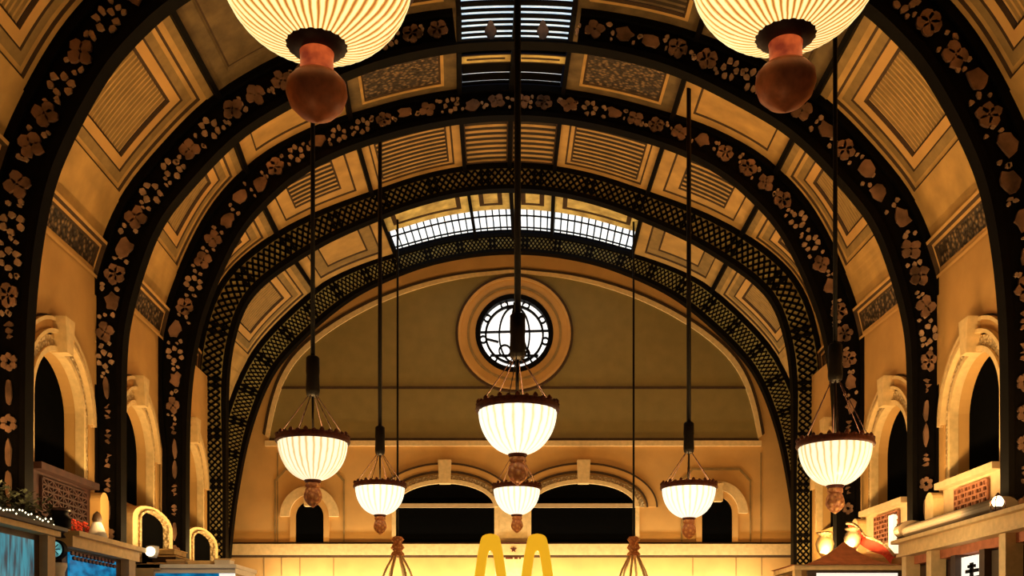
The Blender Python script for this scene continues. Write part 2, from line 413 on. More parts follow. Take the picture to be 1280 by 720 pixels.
for bi, (k0, k1) in enumerate([('z', 'a'), ('a', 'b'), ('b', 'c'), ('c', 'e'), ('e', 'f')]):
    u0, u1 = .0, 1.0
    for mir in (False, True):
        # carved frieze with mouldings over the wall
        if k0 != 'e':
            panel('carved_frieze', k0, k1, u0, u1, T_FR0-.8, T_FR1, [(0, .12, 3), (.05, .12, 1), (.08, .05, 3), (.13, .05, 1), (.15, .0, 6)], VM, None, 6, mir)
            strip_panel('plain_panel', k0, k1, u0, u1, T_FR1, T_CO0, 0, mir)
        else:
            strip_panel('plain_panel', k0, k1, u0, u1, 8, T_CO0, 0, mir)
        panel('coffer_panel', k0, k1, u0+.02, u1-.02, T_CO0, T_CO1, coffer, VM, (.10, 0, 2), 10, mir)
        strip_panel('plain_panel', k0, k1, u0, u1, T_CO1, T_P1, 2, mir)
        if k0 in ('z', 'a'):
            panel('vault_panel', k0, k1, u0, u1, T_P1, T_P2, [(0, 0, 5), (.35, 0, 5), (.40, -.03, 1), (.43, -.03, 5)], VM, None, 8, mir)
            panel('vault_panel', k0, k1, u0, u1, T_P2, T_P3, [(0, 0, 5), (.25, 0, 0), (.32, 0, 1), (.36, -.04, 5)], VM, (.14, 5, 4), 8, mir)
        elif k0 == 'b':
            panel('vault_panel', k0, k1, u0, u1, T_P1, T_P2, [(0, 0, 0), (.35, 0, 1), (.39, -.03, 0)], VM, None, 8, mir)
            panel('vault_panel', k0, k1, u0, u1, T_P2, T_P3, [(0, 0, 5), (.30, 0, 0), (.36, -.02, 1), (.40, -.05, 6)], VM, None, 8, mir)
        elif k0 == 'c':
            panel('vault_panel', k0, k1, u0, u1, T_P1, T_P2, [(0, 0, 0), (.3, 0, 1), (.34, -.03, 0), (.6, -.03, 1), (.64, -.05, 0)], VM, (.19, 0, 4), 8, mir)
            panel('vault_panel', k0, k1, u0, u1, T_P2, T_P3, [(0, 0, 0), (.22, 0, 1), (.26, -.03, 0), (.34, -.03, 1), (.38, -.05, 0)], VM, (.19, 0, 4), 8, mir)
        else:
            panel('vault_panel', k0, k1, u0, u1, T_P1, T_P2, [(0, 0, 0), (.3, 0, 1), (.34, -.04, 2), (.6, -.05, 1), (.64, -.08, 0)], VM, None, 8, mir)
            panel('vault_panel', k0, k1, 0, .62, T_P2, T_P3, [(0, 0, 7), (.2, 0, 7), (.24, 0, 1), (.36, 0, 7), (.9, 0, 1)], VM, None, 8, mir)
            panel('vault_panel', k0, k1, 0, .62, T_P3, 90, [(0, 0, 7), (.2, 0, 7), (.24, 0, 1), (.36, 0, 7)], VM, None, 4, mir)
        if k0 == 'c': panel('vault_panel', k0, k1, u0, u1, T_P3, 90, [(0, 0, 1), (.08, -.03, 0)], VM, (.24, 0, 4), 4, mir)
        if k0 == 'b':
            panel('vault_panel', k0, k1, .545, .66, T_P3, 90, [(0, 0.0, 1), (.05, .0, 7), (.16, .0, 1)], VM, None, 4, mir)
    # purlins along the vault
    for th in (T_P1, T_P2, T_P3, 90, 180-T_P3, 180-T_P2, 180-T_P1):
        w = .34 if th != 90 else .40; mb = MB(); N = 5
        a0 = .0
        for i in range(N):
            ua, ub = i/N, (i+1)/N
            mb.hexa([vpt(k0, k1, ua, th-w, .13), vpt(k0, k1, ua, th+w, .13), vpt(k0, k1, ub, th+w, .13), vpt(k0, k1, ub, th-w, .13),
                     vpt(k0, k1, ua, th-w, -.06), vpt(k0, k1, ua, th+w, -.06), vpt(k0, k1, ub, th+w, -.06), vpt(k0, k1, ub, th-w, -.06)])
        world_part(mb, 'purlin', ['iron'], ceil)
mb = MB()
for i in range(36):
    for ua, ub in ((0, .5), (.5, 1)):
        ta, tb = 10+160*i/36, 10+160*(i+1)/36
        mb.quad(vpt('y', 'z', ua, ta), vpt('y', 'z', ub, ta), vpt('y', 'z', ub, tb), vpt('y', 'z', ua, tb))
world_part(mb, 'vault_panel', ['vault_dim'], ceil)
# backing above the skylight louvres
# ------------------------------------------------------------------ skylights
def skylight(n, k0, k1, u0, u1, t0, t1, pane, label, bars_u, bars_t, wbar):
    root = empty('window_%d' % n, vpt(k0, k1, (u0+u1)/2, 90), label, 'skylight', None, 'structure')
    mb = MB(); N = 16
    for i in range(N):
        ta, tb = t0+(t1-t0)*i/N, t0+(t1-t0)*(i+1)/N
        mb.quad(vpt(k0, k1, u0, ta, -.10), vpt(k0, k1, u1, ta, -.10), vpt(k0, k1, u1, tb, -.10), vpt(k0, k1, u0, tb, -.10))
    world_part(mb, 'glass_pane', [pane], root)
    mb = MB()
    def hx(ua, ub, ta, tb, o0, o1): mb.hexa([vpt(k0, k1, ua, ta, o1), vpt(k0, k1, ua, tb, o1), vpt(k0, k1, ub, tb, o1), vpt(k0, k1, ub, ta, o1), vpt(k0, k1, ua, ta, o0), vpt(k0, k1, ua, tb, o0), vpt(k0, k1, ub, tb, o0), vpt(k0, k1, ub, ta, o0)])
    for u, w in bars_u:
        for i in range(N): hx(u-w, u+w, t0+(t1-t0)*i/N, t0+(t1-t0)*(i+1)/N, -.10, -.075)
    for t in bars_t: hx(u0, u1, t-wbar, t+wbar, -.10, -.07)
    world_part(mb, 'glazing_bar', ['iron'], root)
    return root
skylight(1, 'a', 'b', .55, 1.0, T_P3+.5, 180-T_P3-.5, 'sky', 'blue glazed strip of ridge skylight at the top edge between the amber chandeliers',
         [(.55+.075*i, .014) for i in range(7)], [], .1)
skylight(2, 'b', 'c', .0, .545, T_P3+.5, 180-T_P3-.5, 'sky', 'blue glazed ridge skylight seen through the open crown of the second arch',
         [(.01+.068*i, .012+.008*(i % 2 == 0)) for i in range(9)], [], .1)
# louvred, nearly closed skylight
skylight(3, 'b', 'c', .66, 1.0, T_P3+.7, 180-T_P3-.7, 'sky2', 'dark louvred ridge skylight with thin white slits',
                [(.748, .089), (.9035, .045), (.985, .017)], [], .1)
skylight(4, 'e', 'f', .62, 1.0, T_P2+.4, 180-T_P2-.4, 'sky2', 'pale glazed skylight across the crown before the end wall',
         [(.62, .02), (.76, .007), (.945, .007), (.995, .008)], [T_P2+.4+i*1.46 for i in range(1, 37)], .13)

# ------------------------------------------------------------------ side walls and windows
ksW = ['y', 'z', 'a', 'b', 'c', 'e', 'f']
WINR, SILL, SPR = 121.0, 376.0, 518.0
FRZ = 893.0
def wallX(D):
    ds = [R[k].D for k in ksW]; xs = [R[k].cx for k in ksW]
    return float(np.interp(D, ds, xs))
def wall_fn(side):
    def fn(Dx, H, d):    # Dx depth unit, d metres INTO the room
        w = 1000.0 if Dx <= 2.66 else 1000+ (Dx-2.66)/.38*150
        p = P(side*w+wallX(Dx), Dx, H); p.x -= side*d; return p
    return fn
WD = WINR*U/DM     # window half width in depth units
win_no = 4
for side, nm in ((-1, 'left'), (1, 'right')):
    fn = wall_fn(side); mb = MB()
    bottom, top = -EYE/U, FRZ+6
    def q(Da, Db, Ha, Hb): mb.quad(fn(Da, Ha, 0), fn(Db, Ha, 0), fn(Db, Hb, 0), fn(Da, Hb, 0))
    q(.35, 1.14, bottom, top); q(2.65, 3.10, bottom, top+100)
    wins = []
    for k0, k1 in (('z', 'a'), ('a', 'b'), ('b', 'c'), ('c', 'e')):
        D0, D1 = R[k0].D, R[k1].D; m = (D0+D1)/2+.02; wins.append(m)
        q(D0, D1, bottom, SILL); q(D0, m-WD, SILL, SPR); q(m+WD, D1, SILL, SPR)
        n = 24; arc = [(m+WD*math.cos(PI-PI*i/n), SPR+WINR*math.sin(PI*i/n)) for i in range(n+1)]
        tops = [(D0+(D1-D0)*i/n, top) for i in range(n+1)]
        tops[0] = (D0, SPR); arcs = arc
        q(D0, D0+.0001, SPR, top)
        vs = [fn(D0, SPR, 0)]
        for i in range(n):
            t0 = D0+(D1-D0)*i/n; t1 = D0+(D1-D0)*(i+1)/n
            mb.quad(fn(arc[i][0], arc[i][1], 0), fn(arc[i+1][0], arc[i+1][1], 0), fn(t1, top, 0), fn(t0, top, 0))
        mb.add([fn(D0, SPR, 0), fn(arc[0][0], SPR, 0), fn(D0, top, 0)], [(0, 1, 2)])
        mb.add([fn(D1, SPR, 0), fn(arc[-1][0], SPR, 0), fn(D1, top, 0)], [(0, 1, 2)])
        # reveal
        outl = [(m-WD, SILL)]+arc+[(m+WD, SILL)]
        for p0, p1 in zip(outl[:-1], outl[1:]): mb.quad(fn(p0[0], p0[1], 0), fn(p1[0], p1[1], 0), fn(p1[0], p1[1], -.3), fn(p0[0], p0[1], -.3))
    w = mb.build('wall_'+nm, ['plaster']); tag(w, 'golden plaster %s side wall with arched windows' % nm, 'wall', None, 'structure')
    names = ['in the nearest bay, outside the picture edge', 'nearest to the camera', 'in the middle bay', 'farthest, beside the end wall']
    for wi, m in enumerate(wins):
        if wi == 0: continue
        win_no += 1
        root = empty('window_%d' % win_no, fn(m, SILL, 0), 'black arched window in the %s wall, %s' % (nm, names[wi]), 'window', None, 'structure')
        n = 28
        def arc(r, lo=SILL): 
            pts = [(m-WD*r/WINR, lo)]+[(m+WD*r/WINR*math.cos(PI-PI*i/n), SPR+r*math.sin(PI*i/n)) for i in range(n+1)]+[(m+WD*r/WINR, lo)]
            return pts
        mb = MB(); mb.prism(arc(WINR+2), fn, -.24, -.27, 0); world_part(mb, 'pane', ['glass_dark'], root)
        mb = MB(); mb.band(arc(WINR-1), arc(WINR+10), fn, -.05, .10); world_part(mb, 'inner_architrave', ['cream'], root)
        mb = MB(); mb.band(arc(WINR+10), arc(WINR+32), fn, 0, .06); world_part(mb, 'carved_architrave', ['creamc'], root)
        # hood moulds: only the arch
        def harc(r, a0=0.0): return [(m+WD*r/WINR*math.cos(PI-a0-(PI-2*a0)*i/n), SPR+r*math.sin(a0+(PI-2*a0)*i/n)) for i in range(n+1)]
        mb = MB(); mb.band(harc(158), harc(166), fn, 0, .14, 0); mb.band(harc(184), harc(192), fn, 0, .10, 0); mb.band(harc(166), harc(184), fn, 0, .05, 1)
        mb.band(harc(155), harc(158), fn, 0, .02, 2); mb.band(harc(192), harc(196), fn, 0, .02, 2)
        hm = world_part(mb, 'hood_mould', ['cream', 'plaster', 'line'], root)
        mb = MB(); kw = WD*.17
        mb.prism([(m-kw*.7, SPR+WINR-4), (m+kw*.7, SPR+WINR-4), (m+kw*1.15, SPR+WINR+72), (m-kw*1.15, SPR+WINR+72)], fn, 0, .26); world_part(mb, 'keystone', ['cream'], root).parent = hm
        # flat jamb strips standing beside the opening
        mb = MB()
        for sgn in (-1, 1):
            c0 = m+sgn*WD*(WINR+46)/WINR
            mb.prism([(c0-.004, SILL-70), (c0+.004, SILL-70), (c0+.004, SPR), (c0-.004, SPR)], fn, 0, .05)
        world_part(mb, 'jamb_strip', ['plaster'], root)

# balcony fronts under the windows
def balcony(side, m, label, style):
    fn = wall_fn(side); root = empty('balcony_front', fn(m, SILL-95, 0), label, 'balcony', 'pierced balcony fronts under the arched windows')
    a, b = m-WD*1.25, m+WD*1.12
    mb = MB(); mb.prism([(a, SILL-14), (b, SILL-14), (b, SILL), (a, SILL)], fn, .0, .32); world_part(mb, 'coping', ['beige' if style == 'light' else 'fretd'], root)
    mb = MB(); mb.prism([(a, SILL-112), (b, SILL-112), (b, SILL-14), (a, SILL-14)], fn, .02, .16); world_part(mb, 'panel', ['beige' if style == 'light' else 'fretd'], root)
    # fretwork: interlaced strips over a dark field
    mb = MB(); fa, fb, h0, h1 = m-WD*.80, m+WD*.52, SILL-98, SILL-26
    if style != 'light': fa, fb, h0 = m-WD*.95, m+WD*.85, SILL-92
    mb.prism([(fa, h0), (fb, h0), (fb, h1), (fa, h1)], fn, .16, .175, 1)
    nx, nz = (9, 6) if style == 'light' else (9, 5)
    for i in range(nx+1):
        x = fa+(fb-fa)*i/nx; mb.prism([(x-.0014, h0), (x+.0014, h0), (x+.0014, h1), (x-.0014, h1)], fn, .17, .21, 0)
    for j in range(nz+1):
        z = h0+(h1-h0)*j/nz; mb.prism([(fa, z-1.6), (fb, z-1.6), (fb, z+1.6), (fa, z+1.6)], fn, .17, .215, 0)
    for i in range(nx):
        for j in range(nz):
            x0, x1 = fa+(fb-fa)*i/nx, fa+(fb-fa)*(i+1)/nx; z0, z1 = h0+(h1-h0)*j/nz, h0+(h1-h0)*(j+1)/nz
            w = (x1-x0)*.12
            if style == 'light':
                xc, zc_ = (x0+x1)/2, (z0+z1)/2
                if (i+j) % 2: mb.prism([(xc-.002, z0), (xc+.002, z0), (xc+.002, z1), (xc-.002, z1)], fn, .17, .20, 0)
                continue
            if (i+j) % 2: mb.prism([(x0-w, z0), (x0+w, z0), (x1+w, z1), (x1-w, z1)], fn, .17, .205, 0)
            else: mb.prism([(x0-w, z1), (x0+w, z1), (x1+w, z0), (x1-w, z0)], fn, .17, .205, 0)
    world_part(mb, 'fretwork', ['fret' if style == 'light' else 'fretd', 'glass_dark'], root)
    # end pedestals with rounded shoulders
    for sgn in (1,):
        c0 = m+sgn*WD*1.30; w = WD*.20
        mb = MB(); pl = [(c0-w, SILL-118), (c0+w, SILL-118), (c0+w, SILL-40)]+[(c0+w*math.cos(PI*i/10), SILL-40+24*math.sin(PI*i/10)) for i in range(1, 10)]+[(c0-w, SILL-40)]
        mb.prism(pl, fn, .0, .34); world_part(mb, 'pedestal', ['cream' if style == 'light' else 'plaster'], root)
    return root
balcony(-1, 1.73, 'dark maroon pierced balcony front under the nearest left window', 'dark')
balcony(1, 1.73, 'beige balcony front with brown fretwork under the nearest right window', 'light')
balcony(1, 2.105, 'beige balcony front with brown fretwork behind the red drape on the right', 'light')
# left middle bay: arched niche with stacked boxes; left far bay: small arched niche
def niche(side, m, label, sc=1.0, items=True):
    fn = wall_fn(side); root = empty('arched_niche', fn(m, SILL-120, 0), label, 'niche', None)
    w = WD*1.35*sc; h0, h1 = SILL-160, SILL-52; n = 14; d = .42
    def arch(ww, ex_): return [(m-ww, h0)]+[(m-ww*math.cos(PI*i/n), h1+(44+ex_)*math.sin(PI*i/n)) for i in range(n+1)]+[(m+ww, h0)]
    mb = MB(); mb.band(arch(w*.74, -12), arch(w, 0), fn, 0, d); world_part(mb, 'surround', ['cream'], root)
    mb = MB(); mb.band(arch(w*.68, -16), arch(w*.75, -11), fn, .1, d+.04); world_part(mb, 'inner_moulding', ['creamc'], root)
    mb = MB(); mb.prism(arch(w*.72, -12), fn, .02, .34); world_part(mb, 'recess', ['glass_dark'], root)
    return root
niche(-1, 2.10, 'cream arched niche with dark recess under the middle left window')
niche(-1, 2.46, 'small cream arched niche under the farthest left window')

# ------------------------------------------------------------------ end wall
DW = 3.10; YW = DW*DM; SW = YW/1280.0
def E(px, py, d=0):     # point on the end wall that stands in front of it by d metres
    return Vector(((px-VX)*SW, YW-d, EYE+(810-py)*SW))
fE = lambda a, b, d: E(a, b, d)
bw = MB()
CX = 642
outer = [(s*x, y) for s, x, y in []]
shape = [(355, 1070), (357, 690), (350, 620), (337, 545), (313, 478), (284, 438), (217, 376), (160, 346), (90, 322), (0, 308)]
wl = [(CX-x-8, y-6) for x, y in shape]+[(CX+x+8, y-6) for x, y in reversed(shape[:-1])]
# wall with a round hole for the rose window, the arch openings are set in front as framed panes
RX, RY = 643.0, 418.0
nn = 72
wpoly = []
def ray_to(poly, cx, cy, ang):
    best = None; dx, dy = math.cos(ang), math.sin(ang)
    for (ax, ay), (bx, by) in zip(poly, poly[1:]+poly[:1]):
        ex_, ey = bx-ax, by-ay; det = dx*(-ey)+ex_*dy
        if abs(det) < 1e-9: continue
        t = ((ax-cx)*(-ey)+ex_*(ay-cy))/det; s = (dx*(ay-cy)-dy*(ax-cx))/det
        if t > 0 and -1e-6 <= s <= 1+1e-6 and (best is None or t < best): best = t
    return (cx+dx*best, cy+dy*best)
angs = sorted(set([2*PI*i/nn for i in range(nn)]+[math.atan2(y-RY, x-RX) % (2*PI) for x, y in wl]))
oc = [ray_to(wl, RX, RY, a) for a in angs]; ic = [(RX+45*math.cos(a), RY+45*math.sin(a)) for a in angs]
bw.band(ic, oc, fE, 0, -.35, 0, True)
wb = bw.build('wall_back', ['plaster']); tag(wb, 'golden arched end wall with rose window and arcade', 'wall', None, 'structure')
def wpart(mb, name, mats): 
    o = mb.build(name, mats); o.parent = wb; return o
# tympanum field with its dark line and cream bead
tp = [(305, 549), (298, 510), (285, 472), (262, 440), (215, 404), (150, 371), (75, 349), (0, 342)]
tph = smooth_poly(tp, 2)
def full(h, g=0.0):
    out = [(CX-x-g, y-g*.8) for x, y in h]+[(CX+x+g, y-g*.8) for x, y in reversed(h[:-1])]
    return out
tcen = [(x, y) for x, y in full(tph)]
mb = MB()
ta = [2*PI*i/96 for i in range(96)]
tang = sorted(set(ta+[math.atan2(y-RY, x-RX) % (2*PI) for x, y in tcen]))
mb.band([(RX+71*math.cos(a), RY+71*math.sin(a)) for a in tang], [ray_to(tcen, RX, RY, a) for a in tang], fE, .0, .02, 0, True)
# where the field meets the ring at the crown the ring lies in front
wpart(mb, 'tympanum_field', ['tymp'])
mb = MB(); mb.band(full(tph, 0), full(tph, 5), fE, 0, .07, 0); wpart(mb, 'tympanum_moulding', ['cream'])
mb = MB(); mb.band(full(tph, 5), full(tph, 8.5), fE, 0, .05, 0); wpart(mb, 'tympanum_line', ['line'])
def hbar(y0, y1, x0, x1, d, mat, name):
    mb = MB(); mb.prism([(x0, y1), (x1, y1), (x1, y0), (x0, y0)], fE, -.02, d); return wpart(mb, name, [mat])
hbar(483.5, 486.5, 352, 934, .05, 'line', 'upper_line')
hbar(548, 551.5, 337, 948, .05, 'line', 'moulding_line')
hbar(551.5, 558, 332, 951, .10, 'cream', 'string_course')
hbar(678, 680.5, 288, 995, .06, 'line', 'ledge_line')
hbar(680.5, 694, 286, 997, .14, 'cream', 'ledge')
hbar(694, 697, 286, 997, .07, 'line', 'ledge_shadow_line')
# flat panel mouldings over the lower wall
mb = MB()
def frame(x0, y0, x1, y1, w):
    mb.band([(x0, y0), (x1, y0), (x1, y1), (x0, y1)], [(x0-w, y0-w), (x1+w, y0-w), (x1+w, y1+w), (x0-w, y1+w)], fE, 0, .03, 0, True)
for x in (347, 951): mb.prism([(x-.8, 678), (x+.8, 678), (x+.8, 566), (x-.8, 566)], fE, 0, .02)
for x in (330, 352, 375, 417, 866, 920, 952): mb.prism([(x-.7, 720), (x+.7, 720), (x+.7, 697), (x-.7, 697)], fE, 0, .015)
wpart(mb, 'joint_lines', ['olive'])
# blind frames around the small outer windows
for c in (387, 895):
    mb = MB()
    o = [(c-44, 677), (c-44, 600), (c-30, 585), (c+30, 585), (c+44, 600), (c+44, 677)]
    i = [(c-42, 677), (c-42, 602), (c-29, 588), (c+29, 588), (c+42, 602), (c+42, 677)]
    mb.band(i, o, fE, 0, .03); wpart(mb, 'panel_moulding', ['olive'])
# central pier plaque with small dark emblem and lines
mb = MB(); mb.prism([(619, 720), (664, 720), (664, 632), (619, 632)], fE, 0, .05); wpart(mb, 'pier_face', ['cream'])
mb = MB()
st = []
for i in range(10):
    rr = 4.2 if i % 2 == 0 else 1.7; st.append((642+rr*math.sin(PI*i/5), 687.5-rr*math.cos(PI*i/5)))
mb.prism(list(reversed(st)), fE, .14, .16)
for x0, x1 in ((632, 641), (643, 647), (649, 651)): mb.prism([(x0, 699), (x1, 699), (x1, 696.5), (x0, 696.5)], fE, .05, .09)
mb.prism([(624, 680), (662, 680), (662, 678.6), (624, 678.6)], fE, .05, .16)
wpart(mb, 'pier_emblem', ['crest'])

# rose window
win_no += 1
rw = empty('window_%d' % win_no, E(RX, RY), 'round white rose window with dark tracery high on the end wall', 'window', None, 'structure')
def ring(mb, r0, r1, d0, d1, mi=0, n=64, cx=RX, cy=RY, ky=1.0):
    mb.band([(cx+r0*math.cos(2*PI*i/n), cy+r0*ky*math.sin(2*PI*i/n)) for i in range(n)], [(cx+r1*math.cos(2*PI*i/n), cy+r1*ky*math.sin(2*PI*i/n)) for i in range(n)], fE, d0, d1, mi, True)
mb = MB(); ring(mb, 45, 72, 0, .10); ring(mb, 56, 59, .10, .14, 1); ring(mb, 67, 70, .1, .15); world_part(mb, 'ring_moulding', ['plaster', 'olive'], rw)
mb = MB(); ring(mb, 70.5, 73.5, .0, .12); world_part(mb, 'ring_line', ['line'], rw)
mb = MB(); ring(mb, 42.5, 48.5, -.1, .16); world_part(mb, 'frame', ['iron'], rw)
mb = MB(); mb.prism([(RX+46*math.cos(-2*PI*i/64), RY+46*math.sin(-2*PI*i/64)) for i in range(64)], fE, -.12, -.1); world_part(mb, 'glass_pane', ['rose'], rw)
mb = MB()
ring(mb, 34.6, 37.0, -.1, .02)
def ell(cx, rx, ry, w=2.1, cy=RY): 
    n = 40
    mb.band([(cx+(rx-w)*math.cos(2*PI*i/n), cy+(ry-w)*math.sin(2*PI*i/n)) for i in range(n)], [(cx+rx*math.cos(2*PI*i/n), cy+ry*math.sin(2*PI*i/n)) for i in range(n)], fE, -.1, .0, 0, True)
ell(RX, 20, 36); ell(RX, 5, 36)
ell(RX-12, 8, 8, 1.8, RY+20); ell(RX+12, 8, 8, 1.8, RY+24)
for i in range(9):
    q = 2*PI*i/9+.2; ell(RX+39.5*math.cos(q), 5, 5, 1.7, RY+39.5*math.sin(q))
for a, b in (((RX-43, RY-3), (RX+43, RY-5)), ((RX-36, RY+5), (RX-20, RY+9)), ((RX+8, RY-4), (RX+18, RY+26)), ((RX-30, RY+26), (RX+30, RY+26))):
    dx, dy = b[0]-a[0], b[1]-a[1]; l = math.hypot(dx, dy); nx, ny = -dy/l*1.0, dx/l*1.0
    mb.prism([(a[0]+nx, a[1]+ny), (b[0]+nx, b[1]+ny), (b[0]-nx, b[1]-ny), (a[0]-nx, a[1]-ny)], fE, -.1, .01)
mb.prism([(RX-1.5, RY+36), (RX+3.5, RY+36), (RX+3.5, RY-40), (RX-1.5, RY-40)], fE, -.1, .03)
world_part(mb, 'tracery', ['iron'], rw)

# the two wide arched windows
def end_window(x0, x1, top, spring, bot, label, small=False):
    global win_no
    win_no += 1; c = (x0+x1)/2; hw = (x1-x0)/2; rise = spring-top
    root = empty('window_%d' % win_no, E(c, bot), label, 'window', None, 'structure'); n = 32
    def arch(g, gy=None, legs=True):
        gy = g if gy is None else gy
        a = [(c-(hw+g)*math.cos(PI*i/n), spring-(rise+gy)*math.sin(PI*i/n)) for i in range(n+1)]
        return ([(x0-g, bot)]+a+[(x1+g, bot)]) if legs else a
    mb = MB(); mb.prism(list(reversed(arch(.5))), fE, .01, .03); world_part(mb, 'pane', ['glass_dark'], root)
    if not small:
        mb = MB(); mb.band(arch(-1, legs=False), arch(4, 4, False), fE, 0, .16); world_part(mb, 'inner_architrave', ['cream'], root)
        mb = MB(); mb.band(arch(4, legs=False), arch(11, 10, False), fE, 0, .10); world_part(mb, 'carved_architrave', ['creamc'], root)
        mb = MB(); mb.band(arch(14, 13, False), arch(16, 15.5, False), fE, 0, .08, 1); mb.band(arch(16, 15.5, False), arch(26, 23, False), fE, 0, .06); mb.band(arch(26, 23, False), arch(28, 25.5, False), fE, 0, .07, 1)
        hm = world_part(mb, 'hood_mould', ['plaster', 'line'], root)
        mb = MB(); mb.prism([(c-7, top+2), (c+7, top+2), (c+8, top-27), (c-8, top-27)], fE, 0, .32); world_part(mb, 'keystone', ['cream'], root).parent = hm
        mb = MB(); mb.prism([(x0-1, spring+1), (x1+1, spring+1), (x1+1, spring-4), (x0-1, spring-4)], fE, .02, .12); world_part(mb, 'transom', ['beige'], root)
        mb = MB(); mb.prism([(x0-5, bot), (x0, bot), (x0, spring), (x0-5, spring)], fE, 0, .06); mb.prism([(x1, bot), (x1+5, bot), (x1+5, spring), (x1, spring)], fE, 0, .06); world_part(mb, 'jambs', ['cream'], root)
    else:
        mb = MB(); mb.band(arch(1), arch(8, 9), fE, 0, .07); world_part(mb, 'surround', ['plaster'], root)
        mb = MB(); mb.band(arch(8, 9, False), arch(20, 20, False), fE, 0, .14); world_part(mb, 'hood_mould', ['cream'], root)
        mb = MB(); mb.prism([(c-5, top+6), (c+5, top+6), (c+6, top-16), (c-6, top-16)], fE, 0, .3); world_part(mb, 'keystone', ['cream'], root)
    return root
end_window(495, 618, 604, 634, 678, 'wide black arched window in the end wall, left of the central pier')
end_window(664, 794, 604, 634, 678, 'wide black arched window in the end wall, right of the central pier')
end_window(371, 404, 628, 646, 678, 'narrow black window at the left end of the end wall', True)
end_window(878, 914, 622, 642, 678, 'narrow black window at the right end of the end wall', True)

# ------------------------------------------------------------------ floor
mb = MB(); mb.quad((-7.6, 3.0, 0), (7.6, 3.0, 0), (7.6, YW+.2, 0), (-7.6, YW+.2, 0)); fo = mb.build('floor', ['tile']); tag(fo, 'checked stone tile floor below the hall', 'floor', None, 'structure')

